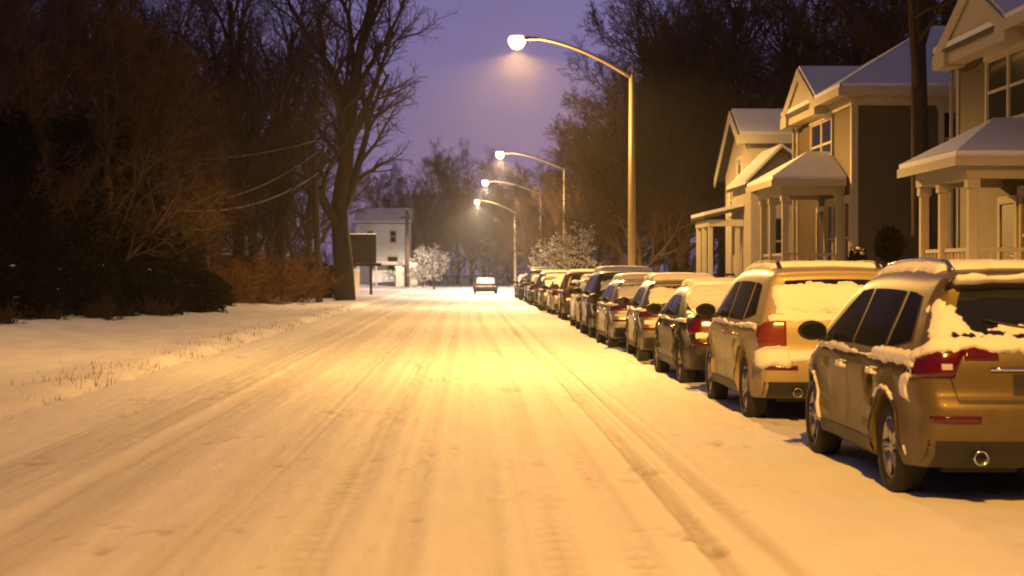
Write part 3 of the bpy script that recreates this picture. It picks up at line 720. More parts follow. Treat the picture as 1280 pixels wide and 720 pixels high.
    o_ = .3; ap = (-.02, (y0p + y1p) / 2 - .6, 4.62); ap2 = (-.02, (y0p + y1p) / 2 + .6, 4.62); z1 = ez + .40
    a, b, c_, d = (x0 - o_, y0p - o_, z1), (-.02, y0p - o_, z1), (-.02, y1p + o_, z1), (x0 - o_, y1p + o_, z1)
    apf = (-.65, (y0p + y1p) / 2, ez + 1.2)
    roof_set(t, [[a, b, (-.02, (y0p + y1p) / 2, ez + 1.2), apf], [c_, d, apf, (-.02, (y0p + y1p) / 2, ez + 1.2)], [d, a, apf]], 'porch_roof')
    gt = MB(); gt.box(x0 - o_ - .03, -.03, y0p - o_ - .03, y0p - o_ - .003, z1 - .15, z1 + .02); gt.box(x0 - o_ - .03, x0 - o_ - .003, y0p - o_, y1p + o_, z1 - .15, z1 + .02); gt.build('porch_fascia', M[trim], t)
    rl = MB(); balusters(rl, (x0 + .12, y0p + .22, 0), (x0 + .12, y1p - .22, 0), fl, fl + .85); balusters(rl, (x0 + .22, y0p + .12, 0), (-.24, y0p + .12, 0), fl, fl + .85); rl.build('railing', M[trim], t)
    window(t, 'x', .2, 2.85, fl + .3, 3.6, -.001, 4, trim)
    d_ = MB(); d_.box(-.05, -.002, 3.2, 4.1, fl, 3.45); do = d_.build('door', M['door'], t)
    df = MB(); df.box(-.08, -.002, 3.06, 3.20, fl, 3.6); df.box(-.08, -.002, 4.1, 4.24, fl, 3.6); df.box(-.08, -.002, 3.20, 4.1, 3.45, 3.6); df.build('door_frame', M[trim], do)
    MB().lathe([(.005, .04), (.03, .03), (.03, .005)], 'x', (-.09, 3.30, 2.4), 10).build('door_knob', M['chrome'], do, True)
    return t
twin_house(PX(1068, 43.6), 43.6, -.1, 'olive sided two-storey house with hipped snowy roof, wholly in view')
h1 = twin_house(10.85, 29.7, -.45, 'near olive house cut by the right picture edge, with columned porch', side_win=False, E=6.92, fl=1.68)

# cream house further up
def cream_house():
    X0, Y0 = 10.15, 61.0
    t = thing('cream_house', 'cream white house between bare trees and the olive house', 'house', (X0, Y0, -.1), 0, 'houses along the right side')
    w = MB(); w.prism([(0, .3), (5, .3), (5, 5.5), (1.6, 7.55), (0, 6.75)], 'x', 0, 9); w.build('wall', M['cream'], t)
    roof_set(t, [[(-.35, -.35, 6.72), (9.2, -.35, 6.72), (9.2, 1.6, 7.75), (-.35, 1.6, 7.75)], [(-.35, 1.6, 7.75), (9.2, 1.6, 7.75), (9.2, 5.4, 5.45), (-.35, 5.4, 5.45)]])
    rk = MB(); rk.prism([(-.36, 6.35), (1.6, 7.4), (5.4, 5.1), (5.4, 5.45), (1.6, 7.78), (-.36, 6.74)], 'x', -.40, -.36)
    rk.build('rake_board', M['white_trim'], t)
    fc = MB(); fc.box(-.36, 9.2, -.42, -.37, 6.42, 6.74); fc.build('fascia', M['white_trim'], t)
    window(t, 'x', 1.0, 1.9, 4.4, 5.9, -.001, 1, 'white_trim'); window(t, 'x', 2.9, 3.8, 4.0, 5.0, -.001, 1, 'white_trim')
    # side wing with its own gable towards us
    wg = MB(); wg.prism([(-.55, .3), (1.75, .3), (1.75, 4.9), (.45, 5.85), (-.55, 4.9)], 'y', -4.2, -.002); wg.build('wing_wall', M['cream'], t)
    roof_set(t, [[(-.8, -4.5, 4.72), (.45, -4.5, 5.98), (.45, -.42, 5.98), (-.8, -.42, 4.72)], [(.45, -4.5, 5.98), (2.0, -4.5, 4.72), (2.0, -.42, 4.72), (.45, -.42, 5.98)],
                 [(2.0, -4.5, 4.95), (4.4, -4.5, 6.1), (4.4, -.42, 6.1), (2.0, -.42, 4.95)]], 'wing_roof')
    window(t, 'y', .05, .75, 2.0, 3.6, -4.201, 1, 'white_trim')
    window(t, 'y', .15, .75, 4.3, 5.0, -4.201, 1, 'white_trim', rail=False)
    # front porch, low roof on posts
    fl = .75
    MB().box(-1.7, -.56, -2.6, .4, fl - .15, fl).build('porch_floor', M['floor'], t)
    roof_set(t, [[(-1.95, -2.9, 3.72), (-.56, -2.9, 4.05), (-.56, .7, 4.05), (-1.95, .7, 3.72)]], 'porch_roof')
    b = MB(); b.box(-1.8, -1.62, -2.75, .5, 3.35, 3.58); b.box(-1.62, -.56, -2.75, -2.6, 3.35, 3.58); b.build('porch_beam', M['white_trim'], t)
    for (cx, cy) in ((-1.7, -2.6), (-1.7, -1.1), (-1.7, .35), (-.75, -2.6)):
        MB().box(cx - .08, cx + .08, cy - .08, cy + .08, fl, 3.35, .01).build('column', M['white_trim'], t)
    rl = MB(); balusters(rl, (-1.7, -2.5, 0), (-1.7, .25, 0), fl, fl + .95); balusters(rl, (-1.6, -2.6, 0), (-.85, -2.6, 0), fl, fl + .95); rl.build('railing', M['board'], t)
    return t
cream_house()
def gable_house(name, label, x, y, W, D, E, Rz, wallm, wins, group, ridge='x', z=0, snow=.12):
    t = thing(name, label, 'house', (x, y, z), 0, group)
    w = MB()
    if ridge == 'x': w.prism([(0, 0), (D, 0), (D, E), (D / 2, Rz), (0, E)], 'x', 0, W)
    else: w.prism([(0, 0), (W, 0), (W, E), (W / 2, Rz), (0, E)], 'y', 0, D)
    w.build('wall', M[wallm], t)
    o = .35; k = (Rz - E) / ((D if ridge == 'x' else W) / 2) * o
    if ridge == 'x': pl = [[(-o, -o, E - k + .05), (W + o, -o, E - k + .05), (W + o, D / 2, Rz + .06), (-o, D / 2, Rz + .06)], [(-o, D / 2, Rz + .06), (W + o, D / 2, Rz + .06), (W + o, D + o, E - k + .05), (-o, D + o, E - k + .05)]]
    else: pl = [[(-o, -o, E - k + .05), (W / 2, -o, Rz + .06), (W / 2, D + o, Rz + .06), (-o, D + o, E - k + .05)], [(W / 2, -o, Rz + .06), (W + o, -o, E - k + .05), (W + o, D + o, E - k + .05), (W / 2, D + o, Rz + .06)]]
    roof_set(t, pl, snow=snow)
    for (u0, u1, z0, z1) in wins: window(t, 'y', u0, u1, z0, z1, -.001, 1, 'white_trim')
    cb = MB(); cb.box(W - .15, W + .03, -.05, -.002, 0, E - .1); cb.box(-.03, .15, -.05, -.002, 0, E - .1); cb.build('corner_board', M['white_trim'], t)
    return t
ph = gable_house('pale_house', 'pale two-storey house far down the left side of the road', PX(446, 196), 196, 6.1, 8, 7.6, 9.2, 'pale', [(3.9, 4.6, 5.2, 6.6), (3.6, 4.8, 2.0, 3.6), (1.2, 2.0, 5.2, 6.6)], None, 'x')
pc = MB(); pc.box(2.2, 6.6, -2.2, -.05, 2.6, 2.85); pc.build('porch_roof', M['white_trim'], ph)
MB().box(2.3, 6.5, -2.15, -.06, 2.853, 2.98).build('porch_snow', M['snow'], ph)
for cx in (2.4, 6.4): MB().box(cx - .1, cx + .1, -2.1, -1.9, 0, 2.6).build('porch_post', M['white_trim'], ph)
gable_house('dim_house', 'dim house behind the bare trees, only its snowy roof catching light', PX(236, 122), 122, 6.6, 9, 5.6, 8.6, 'brown', [(1.5, 2.5, 2, 3.5), (4, 5, 2, 3.5)], None, 'x')
gable_house('garage', 'low dark outbuilding with thin snow on its roof, behind the russet shrubs', PX(222, 108), 108, 5.2, 5, 2.9, 4.1, 'brown', [(1.0, 2.0, 1.2, 2.2)], None, 'x')

# raised board beside the tree, pale cabinet, bright lit gateposts by the pale house
YB = 118; sb = thing('signboard', 'big dark board raised on thin posts right of the huge tree', 'signboard', (PX(454, YB), YB, 0))
MB().box(-.93, .93, -.06, .06, 2.35, 4.35, .02).build('board', M['board'], sb)
MB().box(-1.35, 1.3, -.12, .12, 2.12, 2.34, .02).build('rail', M['board'], sb)
for k in (-.85, .55): MB().box(k - .09, k + .09, .065, .2, -.3, 4.3, .01).build('post', M['board'], sb)
MB().box(-.93, .93, -.1, .1, 4.353, 4.42, .02).build('snow_cap', M['snow'], sb)
cbx = thing('utility_cabinet', 'pale box cabinet standing on snow behind the huge trunk', 'cabinet', (PX(441, 128), 128, .1))
MB().box(-.5, .5, -.3, .3, 0, 1.75, .03).build('body', M['cabinet'], cbx); MB().box(-.44, .44, -.325, -.302, .15, 1.6, .008).build('door', M['cabinet'], cbx)
MB().box(-.53, .53, -.33, .33, 1.753, 1.85, .03).build('snow_cap', M['snow'], cbx)
for i, (px, Y, h, lb) in enumerate(((501, 190, 2.2, 'pale snow-capped gate pier left of the thin mast by the pale house'), (516, 189, 2.6, 'pale snow-capped gate pier right of the thin mast by the pale house'))):
    g_ = thing('gate_pier', lb, 'gate pier', (PX(px, Y), Y, 0), 0, 'gate piers by the pale house')
    MB().box(-.55, .55, -.4, .4, 0, h, .04).build('shaft', M['white_trim'], g_); MB().box(-.65, .65, -.5, .5, h + .002, h + .25, .08).build('snow_cap', M['snow'], g_)
ms = thing('wooden_mast', 'tall wooden mast at the corner of the pale distant house', 'utility pole', (PX(509, 186), 186, 0))
MB().tube([(0, 0, -.2), (0, 0, 8.6)], [.26, .2], 10).build('pole', M['wood_pole'], ms, True)
MB().box(-.8, .8, -.08, .08, 7.7, 7.86, .01).build('crossarm', M['wood_pole'], ms)

# ------------------------------------------------------------------ cars
KIND = {
 'suv': dict(W=.925, rear=[(-2.02, .27, .05), (-2.20, .36, .07), (-2.27, .50, .12), (-2.275, .68, .13), (-2.24, .745, .13), (-2.20, .79, .13), (-2.19, 1.0, .12), (-2.13, 1.12, .12), (-2.02, 1.27, .11), (-1.86, 1.50, .10), (-1.84, 1.555, .08), (-1.96, 1.585, .05), (-1.93, 1.615, .06)],
             top=[(-1.4, 1.645, .12), (-.7, 1.665, .13), (0, 1.65, .13), (.40, 1.60, .13), (.70, 1.49, .12), (1.10, 1.22, .12), (1.32, 1.06, .14), (1.5, 1.02, .16), (1.9, .95, .18), (2.12, .86, .2)],
             front=[(2.25, .74, .2), (2.29, .58, .18), (2.27, .42, .12), (2.16, .27, .06)], belt=1.02, tum=.36, wb=1.33, wr=.345, ar=.395, by=.25, gl=(1.16, 1.50)),
 'boxy': dict(W=.93, rear=[(-2.08, .29, .05), (-2.24, .38, .06), (-2.30, .52, .09), (-2.305, .70, .09), (-2.27, .75, .10), (-2.20, .78, .11), (-2.19, 1.05, .11), (-2.15, 1.15, .10), (-2.00, 1.40, .09), (-1.90, 1.57, .08), (-1.93, 1.62, .05), (-1.88, 1.645, .06)],
             top=[(-1.3, 1.69, .11), (-.6, 1.70, .12), (.1, 1.68, .12), (.50, 1.62, .12), (.78, 1.50, .12), (1.12, 1.24, .12), (1.32, 1.10, .14), (1.6, 1.06, .14), (2.0, .99, .15), (2.18, .90, .18)],
             front=[(2.28, .75, .2), (2.31, .58, .18), (2.28, .42, .12), (2.18, .29, .06)], belt=1.06, tum=.30, wb=1.34, wr=.36, ar=.41, by=.27, gl=(1.20, 1.54)),
 'sedan': dict(W=.90, rear=[(-2.12, .26, .05), (-2.28, .36, .07), (-2.36, .50, .12), (-2.36, .66, .12), (-2.33, .74, .12), (-2.31, .90, .11), (-2.28, 1.00, .09), (-2.20, 1.03, .10)],
             top=[(-1.75, 1.05, .12), (-1.45, 1.16, .11), (-1.0, 1.36, .11), (-.65, 1.43, .12), (-.1, 1.455, .13), (.35, 1.42, .13), (.62, 1.33, .12), (1.05, 1.08, .12), (1.25, .98, .14), (1.6, .92, .16), (2.05, .83, .18), (2.22, .76, .2)],
             front=[(2.34, .66, .2), (2.37, .54, .18), (2.33, .38, .12), (2.22, .25, .06)], belt=.95, tum=.38, wb=1.36, wr=.325, ar=.37, by=.22, gl=(1.10, 1.35)),
 'hatch': dict(W=.86, rear=[(-1.82, .26, .05), (-1.96, .36, .07), (-2.02, .50, .13), (-2.02, .68, .14), (-1.98, .76, .15), (-1.94, .95, .15), (-1.88, 1.06, .14), (-1.62, 1.38, .12), (-1.60, 1.42, .09), (-1.68, 1.455, .07)],
             top=[(-1.2, 1.505, .13), (-.5, 1.525, .14), (.1, 1.50, .14), (.45, 1.43, .13), (.72, 1.30, .12), (1.08, 1.06, .12), (1.28, .97, .15), (1.6, .90, .18), (1.85, .80, .2)],
             front=[(1.98, .68, .2), (2.02, .54, .18), (1.99, .38, .12), (1.9, .25, .06)], belt=.97, tum=.36, wb=1.27, wr=.315, ar=.36, by=.22, gl=(1.10, 1.36)),
 'van': dict(W=.97, rear=[(-2.35, .30, .05), (-2.48, .38, .06), (-2.53, .52, .09), (-2.53, .66, .09), (-2.50, .72, .10), (-2.46, .80, .11), (-2.45, 1.1, .10), (-2.40, 1.3, .10), (-2.28, 1.70, .09), (-2.26, 1.78, .07), (-2.30, 1.81, .05)],
             top=[(-1.5, 1.87, .12), (-.6, 1.885, .13), (.3, 1.86, .13), (.65, 1.80, .13), (.95, 1.65, .13), (1.45, 1.24, .13), (1.68, 1.10, .15), (1.95, 1.05, .16), (2.3, .95, .18)],
             front=[(2.45, .78, .2), (2.50, .58, .18), (2.46, .42, .12), (2.36, .29, .06)], belt=1.10, tum=.28, wb=1.5, wr=.35, ar=.395, by=.26, gl=(1.28, 1.68)),
}
class Body:
    def __init__(s, kind):
        K = KIND[kind]; s.K = K; s.W = K['W']
        up = K['rear'] + K['top'] + K['front']
        # Chaikin on the upper outline keeps the ends
        for _ in range(2):
            q = [up[0]]
            for a, b in zip(up[:-1], up[1:]):
                q.append(tuple(.75 * i + .25 * j for i, j in zip(a, b))); q.append(tuple(.25 * i + .75 * j for i, j in zip(a, b)))
            up = q + [up[-1]]
        P = [up[0]]
        for a, b in zip(up[:-1], up[1:]):
            L = math.hypot(b[0] - a[0], b[1] - a[1]); n = max(1, int(L / .05))
            for i in range(1, n + 1): P.append(tuple(x + (y - x) * i / n for x, y in zip(a, b)))
        s.nup = len(P)
        by, ar, wb, wr = K['by'], K['ar'], K['wb'], K['wr']
        low = []
        def line(a, b, n): 
            for i in range(1, n + 1): low.append((a[0] + (b[0] - a[0]) * i / n, a[1] + (b[1] - a[1]) * i / n, .03))
        a0 = math.asin((by - wr) / ar) if abs((by - wr) / ar) < 1 else 0
        cur = P[-1]
        for yc in (wb, -wb):
            st = (yc + ar * math.cos(a0), by); line(cur, st, 5)
            for i in range(1, 25):
                an = a0 + (math.pi - 2 * a0) * i / 24; low.append((yc + ar * math.cos(an), wr + ar * math.sin(an), .025))
            cur = low[-1]
            if yc > 0: pass
        # middle sill was skipped by the loop's straight line; fine subdivision comes from 'line'
        line(cur, P[0], 5); low.pop()
        s.C = np.array(P + low); s.n = len(s.C)
        d = np.roll(s.C[:, :2], -1, 0) - np.roll(s.C[:, :2], 1, 0); d /= (np.linalg.norm(d, axis=1)[:, None] + 1e-9)
        s.N = np.stack([-d[:, 1], d[:, 0]], 1)                  # outward: contour runs rear-up, roof-forward, front-down
    def hw(s, y, z):
        K = s.K; w = s.W; L = 2.28
        if z < .5: w -= .055 * ((.5 - z) / .26) ** 2
        w -= .018 * math.exp(-((z - .62) / .10) ** 2)
        zb = K['belt']
        w -= .035 * sstep(zb - .16, zb, z)
        if z > zb: w -= (z - zb) * K['tum'] * (1 + .25 * (z - zb))
        u = y / L
        w *= 1 - (.13 * max(0, u) ** 3 if u > 0 else .065 * (-u) ** 3.2)
        for yc in (K['wb'], -K['wb']):
            r = math.hypot(y - yc, z - K['wr'])
            w += .028 * math.exp(-((r - K['ar'] - .02) / .085) ** 2) * sstep(zb, .75, z)
        return w
    def deform(s, x, y, z):
        t = (x / .9) ** 2
        y2 = y + .085 * t * sstep(-1.0, -2.2, y) - .20 * t * sstep(.9, 2.2, y)
        z2 = z - .045 * t * sstep(1.0, 1.5, z)
        return (x, y2, z2)
    def side(s, y, z, off=0.0, sx=1):
        dd = np.hypot(s.C[:, 0] - y, s.C[:, 1] - z); i = int(dd.argmin()); d = float(dd[i]); r = float(s.C[i, 2])
        w = s.hw(y, z)
        if d < r: w -= r * (1 - math.sqrt(max(0, 1 - (1 - d / r) ** 2)))
        return s.deform(sx * (w + off), y, z)
    def at(s, i):
        i = max(0, min(s.nup - 1.001, i)); k = int(i); f = i - k
        c = s.C[k] * (1 - f) + s.C[k + 1] * f; n = s.N[k] * (1 - f) + s.N[k + 1] * f; n = n / (np.linalg.norm(n) + 1e-9)
        return c, n
    def wrap(s, i, a, off=0.0):
        """point on the outline at index i, lateral arc length a from the centre line, round the corner and along the side"""
        c, n = s.at(i); r = float(c[2]); sg = 1 if a >= 0 else -1; a = abs(a)
        w = s.hw(c[0], c[1]); w0 = w - r
        if a <= w0: x, dn, nx, nn = a, 0, 0, 1
        else:
            th = (a - w0) / max(r, 1e-4)
            if th < math.pi / 2: x, dn, nx, nn = w0 + r * math.sin(th), r * (1 - math.cos(th)), math.sin(th), math.cos(th)
            else: dn = r + (a - w0 - r * math.pi / 2); nx, nn = 1, 0; x = None
        y, z = c[0] - n[0] * dn, c[1] - n[1] * dn
        if x is None: x = s.hw(y, z)
        x += nx * off; y += n[0] * nn * off; z += n[1] * nn * off
        return s.deform(sg * x, y, z)
    def idx_rear(s, z):
        zs = s.C[:s.nup, 1]; k = 0
        while k < s.nup - 1 and zs[k + 1] < z: k += 1
        z0, z1 = zs[k], zs[min(k + 1, s.nup - 1)]
        return k + (0 if z1 <= z0 else (z - z0) / (z1 - z0))
    def idx_top(s, y):
        k0 = int(np.argmin(np.abs(s.C[:s.nup, 0] - s.K['top'][0][0]) + np.abs(s.C[:s.nup, 1] - s.K['top'][0][1])))
        k = k0
        while k < s.nup - 2 and s.C[k + 1, 0] < y: k += 1
        while k > 0 and s.C[k, 0] > y: k -= 1
        y0, y1 = s.C[k, 0], s.C[k + 1, 0]
        return k + (0 if y1 <= y0 else max(0, min(1, (y - y0) / (y1 - y0))))
    def mesh(s):
        b = MB(); sy = 1.45; sz = .90
        rings = [0, .006, .02, .045, .08, .13, .20, .30, .42, .56, .70, .85, 1.0]
        grid_ = []
        for (y, z, r) in s.C:
            py = max(-sy, min(sy, y)); row = []
            for t in rings:
                yy, zz = y + (py - y) * t, z + (sz - z) * t
                row.append((yy, zz))
            grid_.append(row)
        n = s.n; cols = []
        for i in range(n):
            right = [s.side(y, z, 0, 1) for (y, z) in grid_[i]]
            x0 = s.side(grid_[i][0][0], grid_[i][0][1])[0]
            mid = []
            for k in range(9):
                x = -x0 + 2 * x0 * k / 8; mid.append(s.deform(x, s.C[i, 0], s.C[i, 1]))
            left = [(-p[0], p[1], p[2]) for p in right]
            cols.append(left[::-1] + mid[1:-1] + right)
        m = len(cols[0])
        b.v = [p for c in cols for p in c]
        b.f = [(i * m + j, i * m + j + 1, ((i + 1) % n) * m + j + 1, ((i + 1) % n) * m + j) for i in range(n) for j in range(m - 1)]
        return b
    def wpatch(s, i0, i1, a0, a1, off=.004, ni=8, na=10, edge=None):
        """patch on the wrapped skin; a0/a1 may be functions of t in 0..1"""
        A0 = a0 if callable(a0) else (lambda t: a0); A1 = a1 if callable(a1) else (lambda t: a1)
        rows = []
        for p in range(ni + 1):
            t = p / ni; i = i0 + (i1 - i0) * t
            rows.append([s.wrap(i, A0(t) + (A1(t) - A0(t)) * q / na, off) for q in range(na + 1)])
        return MB().grid(rows)
    def spatch(s, bot, top, off, sx, rows=6, sub=4):
        def res(pl):
            o = []
            for a, b in zip(pl[:-1], pl[1:]):
                for k in range(sub): o.append((a[0] + (b[0] - a[0]) * k / sub, a[1] + (b[1] - a[1]) * k / sub))
            return o + [pl[-1]]
        bt, tp = res(bot), res(top)
        return MB().grid([[s.side(p[0] + (q[0] - p[0]) * t / rows, p[1] + (q[1] - p[1]) * t / rows, off, sx) for p, q in zip(bt, tp)] for t in range(rows + 1)])
def thick_lens(b, body, i0, i1, a0, a1, off=.012, ni=8, na=12):
    """a lamp lens standing proud of the skin with turned-in edges"""
    rows = []
    for p in range(-1, ni + 2):
        t = min(1, max(0, p / ni)); i = i0 + (i1 - i0) * t; row = []
        for q in range(-1, na + 2):
            u = min(1, max(0, q / na)); e = p in (-1, ni + 1) or q in (-1, na + 1)
            x0 = a0(t) if callable(a0) else a0; x1 = a1(t) if callable(a1) else a1
            row.append(body.wrap(i, x0 + (x1 - x0) * u, -.004 if e else off))
        rows.append(row)
    b.grid(rows)
def snow_shell(body, i0, i1, am, th, seed, edge=.10, ni=46, na=44, rough=.35, amin=None, bias=0.0):
    rows = []
    L = [0]
    for p in range(1, ni + 1):
        a, _ = body.at(i0 + (i1 - i0) * (p - 1) / ni); c, _ = body.at(i0 + (i1 - i0) * p / ni); L.append(L[-1] + math.hypot(*(c - a)[:2]))
    for p in range(ni + 1):
        i = i0 + (i1 - i0) * p / ni; row = []
        hi = am(p / ni) if callable(am) else am
        lo = -hi if amin is None else amin
        for q in range(na + 1):
            a = lo + (hi - lo) * q / na; s_ = L[p]
            d = min(s_, L[-1] - s_, a - lo, hi - a)
            f = d / edge + bias + rough * (n3(a * 5 + seed, s_ * 5) + .6 * n3(a * 13, s_ * 13 + seed) + .45 * n3(a * 31, s_ * 31, seed))
            o = -.02 + (th + .02) * sstep(-.02, .75, f) + (.010 * n3(a * 7, s_ * 7, seed) if f > .2 else 0)
            row.append(body.wrap(i, a, o))
        rows.append(row)
    return MB().grid(rows)
def snow_side(body, y0, y1, z0, z1, th, seed, sx=-1, ny=40, nz=14, edge=.05, rough=.5):
    """a caked strip of snow on the flank; z0/z1 may be functions of y"""
    rows = []
    for p in range(ny + 1):
        y = y0 + (y1 - y0) * p / ny; a = z0(y) if callable(z0) else z0; b = z1(y) if callable(z1) else z1; row = []
        for q in range(nz + 1):
            z = a + (b - a) * q / nz; d = min(abs(y - y0), abs(y1 - y), z - a, b - z)
            f = d / edge + rough * (n3(y * 6 + seed, z * 9) + .6 * n3(y * 17, z * 17 + seed)) - .12
            row.append(body.side(y, z, -.02 + (th + .02) * sstep(0, .8, f), sx))
        rows.append(row)
    return MB().grid(rows)
BODIES = {}
def get_body(k):
    if k not in BODIES: BODIES[k] = Body(k)
    return BODIES[k]
WH = {}
def wheel(parent, body, x, y, wr, sgn):
    key = (round(wr, 3), sgn)
    if key not in WH:
        w = .105
        t = MB(); t.lathe([(wr * .62, -w * .8), (wr * .70, -w), (wr * .93, -w * .96), (wr * .985, -w * .75), (wr, -w * .4), (wr, w * .4), (wr * .985, w * .75), (wr * .93, w * .96), (wr * .70, w), (wr * .62, w * .8)], 'x', (0, 0, 0), 36)
        r = MB(); r.lathe([(wr * .64, -w * .6), (wr * .66, w * .86), (wr * .60, w * .80), (wr * .56, w * .35), (wr * .50, w * .1), (.01, w * .05)], 'x', (0, 0, 0), 30)
        for k in range(5):
            for dq in (-.14, .14):
                a = 2 * math.pi * k / 5 + dq; c, s_ = math.cos(a), math.sin(a)
                r.tube([(w * .55, wr * .10 * c, wr * .10 * s_), (w * .68, wr * .35 * c, wr * .35 * s_), (w * .70, wr * .61 * c, wr * .61 * s_)], [.022, .017, .02], 6)
        r.lathe([(.062, w * .3), (.058, w * .72), (.03, w * .78), (.002, w * .78)], 'x', (0, 0, 0), 14)
        if sgn < 0:
            t.v = [(-a, b, c) for a, b, c in t.v]; r.v = [(-a, b, c) for a, b, c in r.v]
        WH[key] = (t, r, None)
    t, r, meshes = WH[key]
    if meshes is None:
        a = t.build('wheel', M['tyre'], parent, True); b = r.build('rim', M['rim'], a, True); WH[key] = (t, r, (a.data, b.data))
    else:
        a = bpy.data.objects.new('wheel', meshes[0]); COL.objects.link(a); a.parent = parent
        b = bpy.data.objects.new('rim', meshes[1]); COL.objects.link(b); b.parent = a
    a.location = (x, y, wr); a.rotation_euler = (random.Random(y).uniform(0, 6), 0, 0)
MESHC = {}
def car(kind, name, label, X, Y, pnt, rz=0.0, tail='tail', rails=False, snow_rear=.9, snow_roof=.05, detail=True, seed=1, rear_bias=0.0, flank=True, special=None, cat='car'):
    b = get_body(kind); K = b.K
    rearY = b.C[:, 0].min()
    t = thing(name, label, cat, (X + K['W'], Y - rearY, .0), rz, 'cars parked along the right kerb')
    if kind not in MESHC: MESHC[kind] = b.mesh()
    MESHC[kind].build('body', M[pnt], t, True)
    wb, wr = K['wb'], K['wr']
    for sx in (-1, 1):
        for yy in (-wb, wb): wheel(t, b, sx * (K['W'] - .125), yy, wr, sx)
    ir = b.idx_rear
    g0, g1 = K['gl']
    zb = K['belt']
    hwm = b.hw(-1.9 if kind != 'sedan' else -1.2, (g0 + g1) / 2)
    sedan = kind == 'sedan'
    # glass
    if not sedan:
        wlo, whi = b.hw(-2.0, g0) - .13, b.hw(-1.8, g1) - .15
        b.wpatch(ir(g0), ir(g1), lambda q: -(wlo + (whi - wlo) * q), lambda q: (wlo + (whi - wlo) * q), .004).build('rear_window', M['glass'], t, True)
        top_y = K['top'][0][0]
    else:
        i0, i1 = b.idx_top(-1.55), b.idx_top(-.92)
        b.wpatch(i0, i1, lambda q: -(.66 - .12 * q), lambda q: (.66 - .12 * q), .004).build('rear_window', M['glass'], t, True)
    ti = [p for p in K['top']]
    ws_y0, ws_y1 = (.50, 1.12) if kind in ('suv', 'boxy') else (.42, 1.0) if sedan else (.80, 1.42) if kind == 'van' else (.50, 1.0)
    b.wpatch(b.idx_top(ws_y0), b.idx_top(ws_y1), lambda q: -(.52 + .16 * q), lambda q: (.52 + .16 * q), .004).build('windshield', M['glass'], t, True)
    rt = max(p[1] for p in K['top'])
    zt = rt - .155; z0 = zb + .035
    if sedan:   panes = [([(-.98, z0 + .02), (-.60, z0), (-.02, z0)], [(-.62, zt - .03), (-.5, zt), (-.02, zt)]), ([(.05, z0), (.45, z0), (.92, z0)], [(.05, zt), (.28, zt - .01), (.40, zt - .08)])]
    elif kind == 'hatch': panes = [([(-1.25, z0 + .04), (-.9, z0), (-.12, z0)], [(-1.05, zt - .03), (-.8, zt), (-.12, zt)]), ([(-.04, z0), (.4, z0), (.9, z0)], [(-.04, zt), (.22, zt - .01), (.40, zt - .1)])]
    elif kind == 'van': panes = [([(-2.05, z0 + .05), (-1.6, z0 + .02), (-1.15, z0)], [(-1.98, zt), (-1.6, zt), (-1.15, zt)]), ([(-1.05, z0), (-.6, z0), (-.1, z0)], [(-1.05, zt), (-.6, zt), (-.1, zt)]), ([(0, z0), (.6, z0), (1.2, z0)], [(0, zt), (.45, zt - .01), (.68, zt - .12)])]
    else: panes = [([(-1.72, z0 + .08), (-1.42, z0 + .04), (-1.16, z0 + .01)], [(-1.52, zt - .04), (-1.35, zt - .02), (-1.16, zt - .01)]), ([(-1.07, z0), (-.6, z0), (-.14, z0)], [(-1.07, zt - .01), (-.6, zt), (-.14, zt)]), ([(-.06, z0), (.4, z0), (.98, z0)], [(-.06, zt), (.26, zt - .02), (.46, zt - .12)])]
    for sx in (-1, 1):
        for bo, tp in panes: b.spatch(bo, tp, .004, sx).build('side_window', M['glass'], t, True)
    # tail lamps wrap round the rear corners
    zl0, zl1 = {'suv': (.86, 1.10), 'boxy': (.84, 1.10), 'sedan': (.76, .97), 'hatch': (.82, 1.08), 'van': (.95, 1.38)}[kind]
    for sg in (-1, 1):
        tl = MB()
        if kind == 'suv':
            w_in = lambda q: .42 if q > .55 else .66
            thick_lens(tl, b, ir(.90), ir(1.10), lambda q: sg * (.66 - .10 * q), lambda q: sg * (1.02 + .06 * q), .014)
            thick_lens(tl, b, ir(1.015), ir(1.10), sg * .36, sg * (.585), .010)
        elif kind == 'boxy': thick_lens(tl, b, ir(zl0), ir(zl1), sg * .60, sg * .93, .014)
        elif kind == 'van': thick_lens(tl, b, ir(zl0), ir(zl1), sg * .80, sg * .98, .014)
        else: thick_lens(tl, b, ir(zl0), ir(zl1), lambda q: sg * (.50 + .05 * q), sg * .98, .013)
        lo = tl.build('taillight', M[tail], t, True)
        if kind == 'suv':
            cl = MB(); thick_lens(cl, b, ir(.945), ir(.985), sg * .67, sg * .74, .018, 4, 5); cl.build('reverse_lens', M['clear_lens'], lo, True)
    # bumpers, lower valance, sills
    va = b.wpatch(ir(K['rear'][0][1] + .01), ir(.47 if kind != 'van' else .5), -.84, .84, .005, 6, 24).build('bumper_valance', M['plastic'], t, True)
    if detail:
        for sg in (-1, 1):
            rf = MB(); thick_lens(rf, b, ir(.595), ir(.640), sg * .50, sg * .84, .008, 3, 8); rf.build('reflector', M['tail'], t, True)
        pl = b.wpatch(ir(.78 if not sedan else .56), ir(.92 if not sedan else .68), -.27, .27, .006, 4, 6).build('plate_recess', M['plastic'], t, True)
        b.wpatch(ir(.80 if not sedan else .57), ir(.90 if not sedan else .67), -.155, .155, .010, 3, 4).build('licence_plate', M['plate'], t, True)
        sp_ = MB()
        if not sedan:
            thick_lens(sp_, b, ir(.94), ir(.965), -.42, .42, .014, 2, 12); sp_.build('chrome_strip', M['chrome'], t, True)
